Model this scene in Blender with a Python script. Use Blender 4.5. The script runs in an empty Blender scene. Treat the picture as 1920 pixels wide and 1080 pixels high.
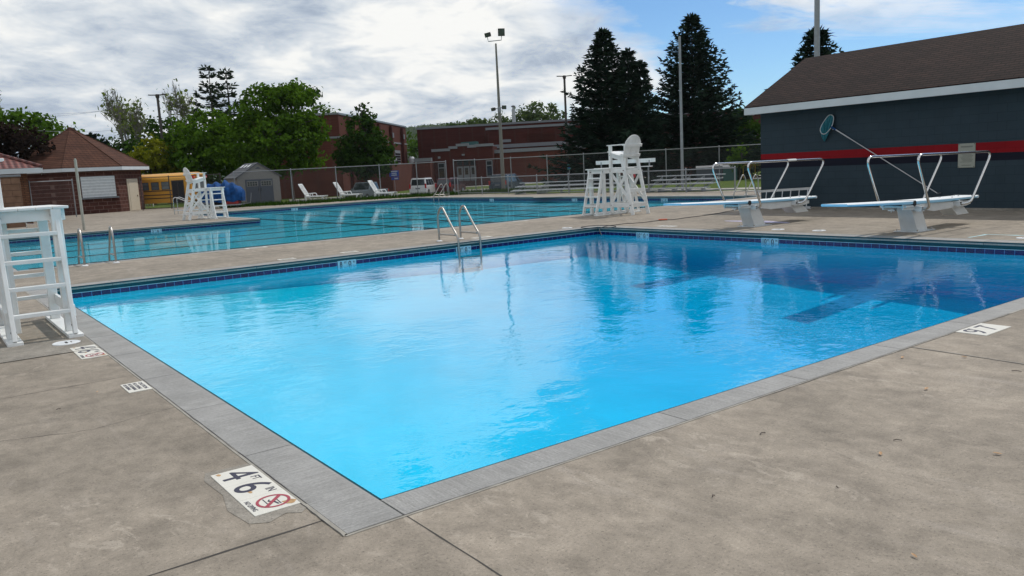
import bpy, math, random
import numpy as np
from mathutils import Vector, Matrix, Euler
random.seed(7); RNG = np.random.default_rng(11)
sc = bpy.context.scene
COL = sc.collection
rad = math.radians
# ------------------------------------------------------------------ camera (solved from the pool's edges)
FPX = 1515.9; PITCH = rad(8.4); ROLL = rad(-3.0046); YAW = rad(53.711)
CAM = Vector((-1.7023, -3.5281, 1.6))
_cy, _sy, _cp, _sp = math.cos(YAW), math.sin(YAW), math.cos(PITCH), math.sin(PITCH)
FWD = Vector((_cy*_cp, _sy*_cp, -_sp)); RT0 = Vector((_sy, -_cy, 0)); UP0 = RT0.cross(FWD)
RT = math.cos(ROLL)*RT0 + math.sin(ROLL)*UP0; UP = -math.sin(ROLL)*RT0 + math.cos(ROLL)*UP0
cam_d = bpy.data.cameras.new("camera"); cam = bpy.data.objects.new("camera", cam_d); COL.objects.link(cam)
cam_d.sensor_width = 36; cam_d.lens = FPX*36/1920; cam_d.clip_end = 8000; cam_d.clip_start = .05
cam.matrix_world = Matrix(((RT.x, UP.x, -FWD.x, CAM.x), (RT.y, UP.y, -FWD.y, CAM.y), (RT.z, UP.z, -FWD.z, CAM.z), (0, 0, 0, 1)))
sc.camera = cam
def ray(x, y): return (RT*(x-960) - UP*(y-540) + FWD*FPX).normalized()
def gnd(x, y, z=0.0):
    d = ray(x, y); return CAM + d*((z-CAM.z)/d.z)
def at(x, y, D):
    d = ray(x, y); return CAM + d*(D/math.hypot(d.x, d.y))
def onplane(x, y, ax, val):
    d = ray(x, y); return CAM + d*((val-CAM[ax])/d[ax])
def hor(x):    # horizon row at a column
    return 366.2 - .05245*x
def base(x, D, z=0.0):
    p = at(x, hor(x) + 1516*1.6/D, D); return Vector((p.x, p.y, z))
def face(p):   # rotation that turns local -y towards the camera
    return math.atan2(CAM.y-p.y, CAM.x-p.x) + math.pi/2
# ------------------------------------------------------------------ object helpers
def tag(o, label=None, cat=None, group=None, kind=None):
    if label: o['label'] = label
    if cat: o['category'] = cat
    if group: o['group'] = group
    if kind: o['kind'] = kind
    return o
def thing(name, label, cat, loc=(0, 0, 0), rz=0, group=None, sc_=1):
    o = bpy.data.objects.new(name, None); COL.objects.link(o); o.empty_display_size = .2
    o.location = loc; o.rotation_euler = (0, 0, rz); o.scale = (sc_,)*3
    return tag(o, label, cat, group)
def copy_tree(o, loc=None, rz=None, label=None, parent=None):
    c = o.copy(); COL.objects.link(c)
    if parent is not None: c.parent = parent
    if loc is not None: c.location = loc
    if rz is not None: c.rotation_euler = (0, 0, rz)
    if label: c['label'] = label
    for ch in list(o.children): copy_tree(ch, parent=c)
    return c
class MB:
    def __init__(s): s.v = []; s.f = []
    def add(s, vs, fs):
        n = len(s.v); s.v += [tuple(v) for v in vs]; s.f += [tuple(n+i for i in f) for f in fs]; return s
    def box(s, c, d, rz=0, rx=0, ry=0):
        R = Euler((rx, ry, rz)).to_matrix(); c = Vector(c); h = Vector(d)/2
        vs = [c + R @ Vector((a*h.x, b*h.y, e*h.z)) for a in (-1, 1) for b in (-1, 1) for e in (-1, 1)]
        return s.add(vs, [(0, 1, 3, 2), (4, 6, 7, 5), (0, 4, 5, 1), (2, 3, 7, 6), (0, 2, 6, 4), (1, 5, 7, 3)])
    def b2(s, a, b):
        a = Vector(a); b = Vector(b); return s.box((a+b)/2, [abs(t) for t in (b-a)])
    def beam(s, p, q, w, h, side=(0, 0, 1)):      # w across side-perp, h along 'side'
        p = Vector(p); q = Vector(q); d = (q-p).normalized(); sd = Vector(side); a = d.cross(sd)
        if a.length < 1e-4: a = d.cross(Vector((1, 0, 0)))
        a.normalize(); b = a.cross(d).normalized()
        vs = [e + a*(i*w/2) + b*(j*h/2) for e in (p, q) for i, j in ((-1, -1), (1, -1), (1, 1), (-1, 1))]
        return s.add(vs, [(0, 3, 2, 1), (4, 5, 6, 7), (0, 1, 5, 4), (1, 2, 6, 5), (2, 3, 7, 6), (3, 0, 4, 7)])
    def tube(s, pts, r, n=8, cap=True):
        pts = [Vector(p) for p in pts]; m = len(pts); rs = r if isinstance(r, (list, tuple)) else [r]*m
        prev = None; base_ = len(s.v); vs = []
        for i, p in enumerate(pts):
            d = (pts[min(i+1, m-1)] - pts[max(i-1, 0)]).normalized()
            if prev is None: a = d.cross(Vector((0, 0, 1)) if abs(d.z) < .9 else Vector((1, 0, 0))).normalized()
            else:
                a = prev - d*prev.dot(d); a.normalize()
            prev = a; b = d.cross(a)
            vs += [p + (a*math.cos(2*math.pi*k/n) + b*math.sin(2*math.pi*k/n))*rs[i] for k in range(n)]
        fs = [(i*n+k, i*n+(k+1) % n, (i+1)*n+(k+1) % n, (i+1)*n+k) for i in range(m-1) for k in range(n)]
        if cap: fs += [tuple(range(n-1, -1, -1)), tuple((m-1)*n+k for k in range(n))]
        return s.add(vs, fs)
    def prism(s, poly, ext):
        ext = Vector(ext); n = len(poly); vs = [Vector(p) for p in poly] + [Vector(p)+ext for p in poly]
        fs = [tuple(range(n-1, -1, -1)), tuple(range(n, 2*n))] + [(i, (i+1) % n, n+(i+1) % n, n+i) for i in range(n)]
        return s.add(vs, fs)
    def lathe(s, prof, n=20, c=(0, 0, 0)):
        c = Vector(c); vs = []; m = len(prof)
        for r, z in prof: vs += [c + Vector((r*math.cos(2*math.pi*k/n), r*math.sin(2*math.pi*k/n), z)) for k in range(n)]
        fs = [(i*n+k, i*n+(k+1) % n, (i+1)*n+(k+1) % n, (i+1)*n+k) for i in range(m-1) for k in range(n)]
        fs += [tuple(range(n-1, -1, -1)), tuple((m-1)*n+k for k in range(n))]
        return s.add(vs, fs)
    def build(s, name, mat, parent=None, bevel=0, smooth=False, loc=None):
        me = bpy.data.meshes.new(name); me.from_pydata(s.v, [], s.f); me.validate(); 
        o = bpy.data.objects.new(name, me); COL.objects.link(o)
        for m_ in (mat if isinstance(mat, (list, tuple)) else [mat]): me.materials.append(m_)
        if parent is not None: o.parent = parent
        if loc is not None: o.location = loc
        if smooth:
            for p in me.polygons: p.use_smooth = True
            me.set_sharp_from_angle(angle=rad(40))
        if bevel:
            b = o.modifiers.new('bevel', 'BEVEL'); b.width = bevel; b.segments = 2; b.limit_method = 'ANGLE'
        return o
def rounded(pts, r, seg=6):     # fillet a polyline
    pts = [Vector(p) for p in pts]; out = [pts[0]]
    for i in range(1, len(pts)-1):
        p = pts[i]; a = (pts[i-1]-p); b = (pts[i+1]-p); k = min(r, a.length*.48, b.length*.48)
        a = p + a.normalized()*k; b = p + b.normalized()*k
        for t in range(seg+1):
            t /= seg; out.append((1-t)**2*a + 2*t*(1-t)*p + t*t*b)
    out.append(pts[-1]); return out
def raw_mesh(name, V, F4, mat, parent=None, loc=None):
    me = bpy.data.meshes.new(name); V = np.asarray(V, np.float32); F4 = np.asarray(F4, np.int32); k = F4.shape[1]
    me.vertices.add(len(V)); me.vertices.foreach_set('co', V.ravel())
    me.loops.add(F4.size); me.loops.foreach_set('vertex_index', F4.ravel())
    me.polygons.add(len(F4)); me.polygons.foreach_set('loop_start', np.arange(len(F4), dtype=np.int32)*k)
    me.update(); me.validate()
    o = bpy.data.objects.new(name, me); COL.objects.link(o); me.materials.append(mat)
    if parent is not None: o.parent = parent
    if loc is not None: o.location = loc
    return o
def text(name, body, size, mat, parent, M, ext=.0008, align='CENTER', bold=0, sx=1):
    c = bpy.data.curves.new(name, 'FONT'); c.body = body; c.size = size; c.align_x = align; c.align_y = 'CENTER'; c.extrude = ext; c.offset = bold
    o = bpy.data.objects.new(name, c); COL.objects.link(o)
    dg = bpy.context.evaluated_depsgraph_get(); dg.update()
    me = bpy.data.meshes.new_from_object(o.evaluated_get(dg)); bpy.data.objects.remove(o)
    me.transform(M @ Matrix.Diagonal((sx, 1, 1, 1))); me.materials.clear(); me.materials.append(mat); me.name = name
    o = bpy.data.objects.new(name, me); COL.objects.link(o); o.parent = parent
    return o
def frame(o, x, y):   # 4x4 with origin o, local x, y
    o = Vector(o); x = Vector(x).normalized(); y = Vector(y); y = (y - x*y.dot(x)).normalized(); z = x.cross(y)
    return Matrix(((x.x, y.x, z.x, o.x), (x.y, y.y, z.y, o.y), (x.z, y.z, z.z, o.z), (0, 0, 0, 1)))
# ------------------------------------------------------------------ materials
def newmat(name):
    m = bpy.data.materials.new(name); m.use_nodes = True; nt = m.node_tree; b = nt.nodes['Principled BSDF']
    return m, nt, b
def N(nt, t, **kw):
    n = nt.nodes.new('ShaderNode'+t)
    for k, v in kw.items():
        if k in n.inputs.keys(): n.inputs[k].default_value = v
        else: setattr(n, k, v)
    return n
def ramp(nt, stops, fac=None, interp='LINEAR'):
    r = nt.nodes.new('ShaderNodeValToRGB'); e = r.color_ramp.elements; r.color_ramp.interpolation = interp
    e[0].position, e[0].color = stops[0][0], tuple(stops[0][1])+(1,)
    e[1].position, e[1].color = stops[-1][0], tuple(stops[-1][1])+(1,)
    for p, c in stops[1:-1]:
        x = e.new(p); x.color = tuple(c)+(1,)
    if fac is not None: nt.links.new(fac, r.inputs[0])
    return r
def noise(nt, scale, detail=4, rough=.55, coord='Object', sxyz=None, dist=0):
    tc = nt.nodes.new('ShaderNodeTexCoord'); out = tc.outputs[coord]
    if sxyz:
        mp = nt.nodes.new('ShaderNodeMapping'); mp.inputs['Scale'].default_value = sxyz; nt.links.new(out, mp.inputs[0]); out = mp.outputs[0]
    n = N(nt, 'TexNoise'); n.inputs['Scale'].default_value = scale; n.inputs['Detail'].default_value = detail
    n.inputs['Roughness'].default_value = rough; n.inputs['Distortion'].default_value = dist; nt.links.new(out, n.inputs['Vector'])
    return n.outputs['Fac']
def mixc(nt, a, b, fac, mode='MIX'):
    m = nt.nodes.new('ShaderNodeMix'); m.data_type = 'RGBA'; m.blend_type = mode
    for s, v in ((m.inputs[6], a), (m.inputs[7], b)):
        if hasattr(v, 'links') or hasattr(v, 'is_output'): nt.links.new(v, s)
        else: s.default_value = tuple(v)+(1,)
    if hasattr(fac, 'is_output'): nt.links.new(fac, m.inputs[0])
    else: m.inputs[0].default_value = fac
    return m.outputs[2]
def bump(nt, b, h, strength=.3, dist=.01):
    n = nt.nodes.new('ShaderNodeBump'); n.inputs['Strength'].default_value = strength; n.inputs['Distance'].default_value = dist
    nt.links.new(h, n.inputs['Height']); nt.links.new(n.outputs[0], b.inputs['Normal'])
def math_(nt, op, a, b=None, clamp=False):
    n = nt.nodes.new('ShaderNodeMath'); n.operation = op; n.use_clamp = clamp
    for i, v in enumerate((a, b)):
        if v is None: continue
        if hasattr(v, 'is_output'): nt.links.new(v, n.inputs[i])
        else: n.inputs[i].default_value = v
    return n.outputs[0]
def plain(name, col, rough=.5, metal=0, var=.12, scale=6, bmp=0, spec=.5):
    m, nt, b = newmat(name); f = noise(nt, scale, 5)
    lo = [c*(1-var) for c in col]; hi = [min(1, c*(1+var)) for c in col]
    r = ramp(nt, [(.3, lo), (.7, hi)], f); nt.links.new(r.outputs[0], b.inputs['Base Color'])
    b.inputs['Roughness'].default_value = rough; b.inputs['Metallic'].default_value = metal; b.inputs['Specular IOR Level'].default_value = spec
    if bmp: bump(nt, b, noise(nt, scale*12, 4), bmp, .004)
    return m
M = {}
M['white'] = plain('white_plastic_lumber', (.76, .77, .755), .42, var=.10, scale=4, bmp=.08)
M['board_white'] = plain('board_white', (.78, .82, .84), .5, var=.06, scale=40, bmp=.25)
M['board_blue'] = plain('board_pale_blue_edge', (.30, .58, .78), .4, var=.04)
M['stand'] = plain('painted_aluminium_stand', (.62, .64, .64), .35, var=.07)
M['steel'] = plain('stainless_steel', (.62, .62, .61), .17, 1, var=.04)
M['steel_d'] = plain('weathered_steel_tube', (.40, .38, .35), .33, 1, var=.12, scale=10)
M['galv'] = plain('galvanised_steel', (.27, .28, .29), .5, .6, var=.12)
M['wire'] = plain('chain_link_wire', (.10, .105, .11), .6, .3, var=.1)
M['alu'] = plain('aluminium_plank', (.5, .51, .52), .38, .7, var=.1)
M['bolt'] = plain('dark_bolt', (.03, .028, .028), .6, .3)
M['black'] = plain('black_rubber', (.02, .02, .021), .7)
M['conc_pole'] = plain('concrete_pole', (.17, .16, .14), .8, var=.1, bmp=.2)
M['darkpole'] = plain('dark_bronze_pole', (.045, .036, .032), .55)
M['wood_pole'] = plain('grey_timber_pole', (.13, .12, .11), .85, var=.2)
M['tanpole'] = plain('tan_painted_pole', (.33, .32, .27), .5)
M['glass'] = plain('dark_window_glass', (.02, .025, .03), .06, var=.05, spec=.8)
M['glass2'] = plain('bus_window_glass', (.10, .13, .15), .08, var=.3, scale=2, spec=.8)
M['lamp'] = plain('flood_light_glass', (.06, .075, .065), .15, var=.2)
M['blue'] = plain('blue_tarp', (.006, .050, .17), .75, var=.5, scale=4, bmp=.6, spec=.15)
M['red'] = plain('red_plastic', (.35, .012, .015), .4)
M['sign_blue'] = plain('sign_blue', (.01, .06, .35), .4, var=.03)
M['sign_teal'] = plain('sign_green_blue', (.05, .24, .24), .4, var=.03)
M['net'] = plain('teal_net_mesh', (.015, .15, .19), .8, var=.2, scale=30)
M['plaque'] = plain('pale_notice_board', (.30, .31, .26), .6, var=.05, scale=20)
M['plaque_txt'] = plain('faded_print', (.17, .175, .15), .6)
M['ink'] = plain('dark_navy_print', (.03, .03, .055), .6, var=.1, scale=60)
M['ink_red'] = plain('dark_red_print', (.33, .045, .07), .6, var=.1)
M['ink_grey'] = plain('grey_print', (.2, .2, .2), .6)
M['disk'] = plain('skimmer_lid_plastic', (.66, .68, .69), .45, var=.12, scale=8)
M['aqua'] = plain('aqua_paint_line', (.38, .58, .60), .7, var=.15, scale=20)
M['purple'] = plain('purple_white_paint', (.40, .38, .52), .7, var=.3, scale=12)
M['yellow'] = plain('bus_yellow', (.62, .30, .025), .35, var=.05)
M['yrail'] = plain('yellow_ochre_rail', (.35, .23, .02), .5)
M['leafb'] = plain('fallen_leaf_tan', (.45, .28, .15), .7, var=.3, scale=60)
M['twig'] = plain('dark_twig', (.05, .035, .03), .8)
M['cord'] = plain('black_cable', (.035, .032, .03), .6)
M['plug'] = plain('orange_plug', (.62, .12, .05), .5)
M['bark'] = plain('dark_bark', (.055, .042, .034), .9, var=.3, scale=4, bmp=.5)
M['barkg'] = plain('pale_grey_bark', (.16, .145, .125), .9, var=.25, scale=4)
M['shed_wall'] = plain('shed_resin_panel', (.20, .19, .175), .6, var=.05)
M['shed_door'] = plain('shed_dark_door', (.055, .065, .085), .5, var=.1)
M['shed_roof'] = plain('shed_dark_roof', (.085, .088, .095), .7, var=.2)
M['fascia'] = plain('pale_blue_white_fascia', (.56, .60, .62), .5, var=.06, scale=2)
M['cream'] = plain('cream_door_paint', (.52, .46, .36), .5, var=.05)
M['limestone'] = plain('limestone_trim', (.17, .185, .20), .7, var=.1)
M['roofmetal'] = plain('grey_roof_metal', (.38, .40, .41), .5, .3)
M['chrome'] = plain('chrome', (.7, .7, .7), .12, 1)
M['tail'] = plain('tail_light_red', (.4, .01, .01), .25)
M['headl'] = plain('headlight_lens', (.55, .56, .56), .1)
M['teal_hvac'] = plain('teal_rooftop_unit', (.02, .09, .09), .5)
M['steps'] = plain('grey_plastic_step', (.17, .17, .17), .6)

def brickmat(name, c1, c2, mortar, bw, bh, msize=.012, vary=.25, axes='XZ', bmp=.5, rough=.85, nscale=3.0):
    m, nt, b = newmat(name); b.inputs['Specular IOR Level'].default_value = .12; tc = nt.nodes.new('ShaderNodeTexCoord'); sep = N(nt, 'SeparateXYZ'); nt.links.new(tc.outputs['Object'], sep.inputs[0])
    cmb = N(nt, 'CombineXYZ')
    add = math_(nt, 'ADD', sep.outputs['X'], sep.outputs['Y']) if axes == 'XYZ' else sep.outputs[axes[0]]
    nt.links.new(add, cmb.inputs[0]); nt.links.new(sep.outputs['Z'] if axes != 'XY' else sep.outputs['Y'], cmb.inputs[1])
    br = N(nt, 'TexBrick'); nt.links.new(cmb.outputs[0], br.inputs['Vector'])
    br.inputs['Scale'].default_value = 1; br.inputs['Brick Width'].default_value = bw; br.inputs['Row Height'].default_value = bh
    br.inputs['Mortar Size'].default_value = msize; br.inputs['Mortar Smooth'].default_value = .2; br.inputs['Bias'].default_value = 0
    br.inputs['Color1'].default_value = (*c1, 1); br.inputs['Color2'].default_value = (*c2, 1); br.inputs['Mortar'].default_value = (*mortar, 1)
    f = noise(nt, nscale, 6); r = ramp(nt, [(.25, (1-vary,)*3), (.75, (1+vary,)*3)], f)
    nt.links.new(mixc(nt, br.outputs['Color'], r.outputs[0], 1, 'MULTIPLY'), b.inputs['Base Color'])
    b.inputs['Roughness'].default_value = rough
    h = math_(nt, 'SUBTRACT', noise(nt, 30, 4), math_(nt, 'MULTIPLY', br.outputs['Fac'], 1.5)); bump(nt, b, h, bmp, .012)
    return m
M['block_red'] = brickmat('split_face_red_block', (.072, .030, .024), (.095, .042, .033), (.16, .10, .085), .62, .26, .02, axes='XYZ')
M['block_tan'] = brickmat('split_face_tan_block', (.16, .095, .062), (.20, .12, .080), (.13, .08, .055), .62, .3, .012, axes='XYZ', bmp=1)
M['brick_tan'] = brickmat('tan_brick', (.19, .092, .050), (.145, .066, .038), (.07, .042, .032), .3, .095, .016, axes='XYZ')
M['brick_shaded'] = brickmat('shaded_school_brick', (.058, .017, .014), (.072, .021, .017), (.065, .035, .03), .30, .11, .010, axes='XYZ', vary=.15, nscale=.4)  # school brick in its shaded tone; the shade is put into the colour
M['brick_lit'] = brickmat('sunlit_school_brick', (.082, .026, .018), (.10, .033, .022), (.09, .045, .036), .30, .11, .010, axes='XYZ', vary=.15, nscale=.4)  # brighter copy of the same brick, with sunlight put into the colour
M['wallpaint'] = brickmat('slate_painted_block', (.029, .047, .060), (.032, .050, .064), (.021, .036, .046), .42, .21, .006, vary=.08, axes='YZ', bmp=.25, rough=.6, nscale=2)
M['redpaint'] = brickmat('red_painted_stripe', (.21, .004, .009), (.23, .005, .010), (.18, .003, .007), .42, .21, .006, vary=.06, axes='YZ', bmp=.25, rough=.55)
M['blackpaint'] = brickmat('navy_black_stripe', (.007, .008, .018), (.008, .009, .019), (.006, .007, .015), .42, .21, .006, vary=.08, axes='YZ', bmp=.25, rough=.55)
def shingle(name, c1, c2, axu, bw=.30, bh=.14, rough=.9):
    m, nt, b = newmat(name); tc = nt.nodes.new('ShaderNodeTexCoord'); sep = N(nt, 'SeparateXYZ'); nt.links.new(tc.outputs['Object'], sep.inputs[0])
    cmb = N(nt, 'CombineXYZ'); u = math_(nt, 'ADD', sep.outputs['X'], sep.outputs['Y']) if axu == 'S' else sep.outputs[axu]
    nt.links.new(u, cmb.inputs[0]); nt.links.new(sep.outputs['Z'], cmb.inputs[1])
    br = N(nt, 'TexBrick'); nt.links.new(cmb.outputs[0], br.inputs['Vector']); br.inputs['Scale'].default_value = 1
    br.inputs['Brick Width'].default_value = bw; br.inputs['Row Height'].default_value = bh*.45; br.inputs['Mortar Size'].default_value = .013
    br.inputs['Color1'].default_value = (*c1, 1); br.inputs['Color2'].default_value = (*c2, 1); br.inputs['Mortar'].default_value = (*[c*.25 for c in c1], 1)
    f = noise(nt, 1.1, 7, .7); r = ramp(nt, [(.3, (.7, .7, .7)), (.7, (1.3, 1.25, 1.2))], f)
    f2 = noise(nt, 60, 3); r2 = ramp(nt, [(.3, (.8, .8, .8)), (.7, (1.2, 1.2, 1.2))], f2)
    c = mixc(nt, mixc(nt, br.outputs['Color'], r.outputs[0], 1, 'MULTIPLY'), r2.outputs[0], 1, 'MULTIPLY')
    nt.links.new(c, b.inputs['Base Color']); b.inputs['Roughness'].default_value = rough; b.inputs['Specular IOR Level'].default_value = .2
    bump(nt, b, math_(nt, 'SUBTRACT', f2, br.outputs['Fac']), .6, .01)
    return m
M['shingle'] = shingle('dark_brown_shingles', (.021, .011, .009), (.036, .019, .015), 'Y')
M['shingle_red'] = shingle('brown_red_shingles', (.075, .034, .023), (.098, .045, .030), 'S', .3, .3)
def tilemat():
    m, nt, b = newmat('barrel_roof_tile'); tc = nt.nodes.new('ShaderNodeTexCoord'); sep = N(nt, 'SeparateXYZ'); nt.links.new(tc.outputs['Object'], sep.inputs[0])
    w = math_(nt, 'SINE', math_(nt, 'MULTIPLY', sep.outputs['X'], 22)); z = math_(nt, 'FRACT', math_(nt, 'MULTIPLY', sep.outputs['Z'], 7))
    h = math_(nt, 'ADD', math_(nt, 'MULTIPLY', w, .5), z); r = ramp(nt, [(.0, (.035, .010, .009)), (.5, (.13, .038, .030)), (1, (.22, .075, .058))], math_(nt, 'MULTIPLY', math_(nt, 'ADD', h, .5), .55))
    nt.links.new(r.outputs[0], b.inputs['Base Color']); b.inputs['Roughness'].default_value = .5; bump(nt, b, h, 1, .05); return m
M['tile_roof'] = tilemat()

# deck concrete
def deckmat(name, tone, grey=0):
    m, nt, b = newmat(name)
    big = noise(nt, .35, 5, .62); mid = noise(nt, 2.6, 7, .70, dist=.4); fine = noise(nt, 70, 3, .75); fin2 = noise(nt, 260, 2, .8)
    st = noise(nt, 1.6, 9, .75, sxyz=(1, .28, 1), dist=1.2)
    c = ramp(nt, [(.30, [t*.74 for t in tone]), (.5, tone), (.70, [t*1.22 for t in tone])], mid).outputs[0]
    r2 = ramp(nt, [(.35, (.80, .80, .79)), (.65, (1.13, 1.12, 1.11))], big).outputs[0]
    c = mixc(nt, c, r2, 1, 'MULTIPLY')
    c = mixc(nt, c, ramp(nt, [(.32, (.80, .80, .80)), (.5, (1, 1, 1)), (.66, (1.16, 1.16, 1.17))], noise(nt, 9, 8, .78, sxyz=(1, .7, 1), dist=.3)).outputs[0], 1, 'MULTIPLY')
    # pale scuffs and mineral bloom
    sm = ramp(nt, [(.57, (0, 0, 0)), (.70, (1, 1, 1))], st).outputs[0]
    c = mixc(nt, c, [min(1, t*1.35+.03) for t in (tone[0], tone[1]*1.01, tone[2]*1.06)], math_(nt, 'MULTIPLY', sm, .45))
    s2 = ramp(nt, [(.545, (0, 0, 0)), (.60, (1, 1, 1))], noise(nt, 5.5, 9, .72, sxyz=(1, .55, 1), dist=.9)).outputs[0]; s3 = ramp(nt, [(.50, (0, 0, 0)), (.62, (1, 1, 1))], noise(nt, .8, 3)).outputs[0]
    c = mixc(nt, c, [min(1, t*1.5+.03) for t in tone], math_(nt, 'MULTIPLY', math_(nt, 'MULTIPLY', s2, s3), .55))
    dk = ramp(nt, [(.30, (1, 1, 1)), (.42, (0, 0, 0))], noise(nt, 3.1, 8, .7, dist=.8)).outputs[0]
    c = mixc(nt, c, [t*.66 for t in tone], math_(nt, 'MULTIPLY', dk, .35))
    sp = ramp(nt, [(.30, (.50, .50, .50)), (.44, (1, 1, 1)), (.58, (1, 1, 1)), (.74, (1.55, 1.55, 1.55))], fine).outputs[0]
    c = mixc(nt, c, sp, 1, 'MULTIPLY')
    sp2 = ramp(nt, [(.3, (.82, .82, .82)), (.7, (1.18, 1.18, 1.18))], fin2).outputs[0]
    c = mixc(nt, c, sp2, 1, 'MULTIPLY')
    nt.links.new(c, b.inputs['Base Color']); b.inputs['Roughness'].default_value = .82; b.inputs['Specular IOR Level'].default_value = .3
    bump(nt, b, math_(nt, 'ADD', fine, math_(nt, 'MULTIPLY', mid, .6)), .35, .006)
    return m
M['deck'] = deckmat('deck_concrete', (.265, .230, .186))
M['patch'] = deckmat('grey_repair_concrete', (.262, .240, .206))
def copingmat():
    m, nt, b = newmat('brushed_grey_coping')
    tc = nt.nodes.new('ShaderNodeTexCoord'); uv = tc.outputs['UV']
    def nz(s, sx, sy, d=6):
        mp = nt.nodes.new('ShaderNodeMapping'); mp.inputs['Scale'].default_value = (sx, sy, 1); nt.links.new(uv, mp.inputs[0])
        n = N(nt, 'TexNoise'); n.inputs['Scale'].default_value = s; n.inputs['Detail'].default_value = d; n.inputs['Roughness'].default_value = .65; nt.links.new(mp.outputs[0], n.inputs['Vector']); return n.outputs['Fac']
    a = nz(3, 30, 1.5); bb = nz(2.2, 1, 1); c1 = nz(120, 1, .4)
    c = ramp(nt, [(.3, (.238, .234, .222)), (.5, (.292, .288, .274)), (.7, (.357, .352, .335))], a).outputs[0]
    c = mixc(nt, c, ramp(nt, [(.3, (.80, .80, .80)), (.7, (1.15, 1.15, 1.16))], bb).outputs[0], 1, 'MULTIPLY')
    c = mixc(nt, c, ramp(nt, [(.3, (.78, .78, .78)), (.7, (1.2, 1.2, 1.2))], c1).outputs[0], 1, 'MULTIPLY')
    nt.links.new(c, b.inputs['Base Color']); b.inputs['Roughness'].default_value = .75; b.inputs['Specular IOR Level'].default_value = .35
    bump(nt, b, math_(nt, 'ADD', a, c1), .4, .006); return m
M['coping'] = copingmat()
M['teal_face'] = plain('dark_teal_coping_face', (.008, .058, .078), .7, var=.2, scale=1.5, spec=.12)
M['sealant'] = plain('beige_joint_sealant', (.30, .28, .24), .7, var=.2, scale=9)
M['groove'] = plain('dark_joint', (.055, .05, .045), .9, var=.3, scale=5)
M['marker'] = plain('white_marker_tile', (.66, .64, .57), .45, var=.05, scale=7)
M['rust'] = plain('rust_stain', (.42, .25, .11), .6, var=.3, scale=20)
M['ledge_tile'] = plain('pale_ledge_and_tile', (.30, .50, .62), .6, var=.1)  # pale marker tile; on the pool ledge the colour also stands for sunlight
def tileband(name, c1, c2, w=.152):
    m, nt, b = newmat(name); tc = nt.nodes.new('ShaderNodeTexCoord'); sep = N(nt, 'SeparateXYZ'); nt.links.new(tc.outputs['Object'], sep.inputs[0])
    cmb = N(nt, 'CombineXYZ'); nt.links.new(math_(nt, 'ADD', sep.outputs['X'], sep.outputs['Y']), cmb.inputs[0]); nt.links.new(sep.outputs['Z'], cmb.inputs[1])
    br = N(nt, 'TexBrick'); br.offset = 0; nt.links.new(cmb.outputs[0], br.inputs['Vector']); br.inputs['Scale'].default_value = 1
    br.inputs['Brick Width'].default_value = w; br.inputs['Row Height'].default_value = .5; br.inputs['Mortar Size'].default_value = .005
    br.inputs['Color1'].default_value = (*c1, 1); br.inputs['Color2'].default_value = (*c2, 1); br.inputs['Mortar'].default_value = (.04, .16, .36, 1)
    nt.links.new(br.outputs['Color'], b.inputs['Base Color']); b.inputs['Roughness'].default_value = .18; return m
M['navytile'] = tileband('navy_waterline_tile', (.006, .008, .06), (.010, .014, .10))
# pool paint, water
def paintmat(name, c, var=.08):
    m, nt, b = newmat(name); f = noise(nt, .8, 6); ca = ramp(nt, [(.3, [t*(1-var) for t in c]), (.7, [min(1, t*(1+var)) for t in c])], f)
    # soft caustic light pattern is left to the light; only slight wear here
    nt.links.new(ca.outputs[0], b.inputs['Base Color']); b.inputs['Roughness'].default_value = .9; b.inputs['Specular IOR Level'].default_value = 0; return m
M['pool_blue'] = paintmat('pale_blue_pool_paint', (.004, .80, .93))
M['pool_teal'] = paintmat('pale_turquoise_pool_paint', (.13, .47, .56))
M['lane'] = plain('black_lane_line', (.012, .025, .035), .8)
def watermat(name, dens, col, bs, amp, swell, refl=1.0):
    m = bpy.data.materials.new(name); m.use_nodes = True; nt = m.node_tree; nt.nodes.clear(); out = nt.nodes.new('ShaderNodeOutputMaterial')
    tr = nt.nodes.new('ShaderNodeBsdfTransparent'); gl = N(nt, 'BsdfGlossy'); gl.inputs['Roughness'].default_value = .0; gl.inputs['Color'].default_value = (1, 1, 1, 1)
    fr = nt.nodes.new('ShaderNodeFresnel'); fr.inputs['IOR'].default_value = 1.333
    mx = nt.nodes.new('ShaderNodeMixShader'); nt.links.new(fr.outputs[0] if refl == 1 else math_(nt, 'MULTIPLY', fr.outputs[0], refl), mx.inputs[0]); nt.links.new(tr.outputs[0], mx.inputs[1]); nt.links.new(gl.outputs[0], mx.inputs[2]); nt.links.new(mx.outputs[0], out.inputs['Surface'])
    n1 = noise(nt, bs, 3, .55, sxyz=(1, 1.25, 1), dist=.4); n2 = noise(nt, bs*.22, 2, .5, dist=.3); n3 = noise(nt, bs*3.1, 2, .5)
    patch = ramp(nt, [(.38, (.35, .35, .35)), (.62, (1, 1, 1))], noise(nt, .28, 3)).outputs[0]
    h = math_(nt, 'ADD', math_(nt, 'MULTIPLY', math_(nt, 'ADD', n1, math_(nt, 'MULTIPLY', n3, .22)), patch), math_(nt, 'MULTIPLY', n2, swell))
    bp = nt.nodes.new('ShaderNodeBump'); bp.inputs['Strength'].default_value = 1; bp.inputs['Distance'].default_value = amp; nt.links.new(h, bp.inputs['Height'])
    nt.links.new(bp.outputs[0], fr.inputs['Normal']); nt.links.new(bp.outputs[0], gl.inputs['Normal'])
    va = nt.nodes.new('ShaderNodeVolumeAbsorption'); va.inputs['Color'].default_value = (*col, 1); va.inputs['Density'].default_value = dens; nt.links.new(va.outputs[0], out.inputs['Volume'])
    return m
M['water'] = watermat('clear_blue_water', 1.0, (.0, .875, .95), 4.0, .0058, 1.6)
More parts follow.
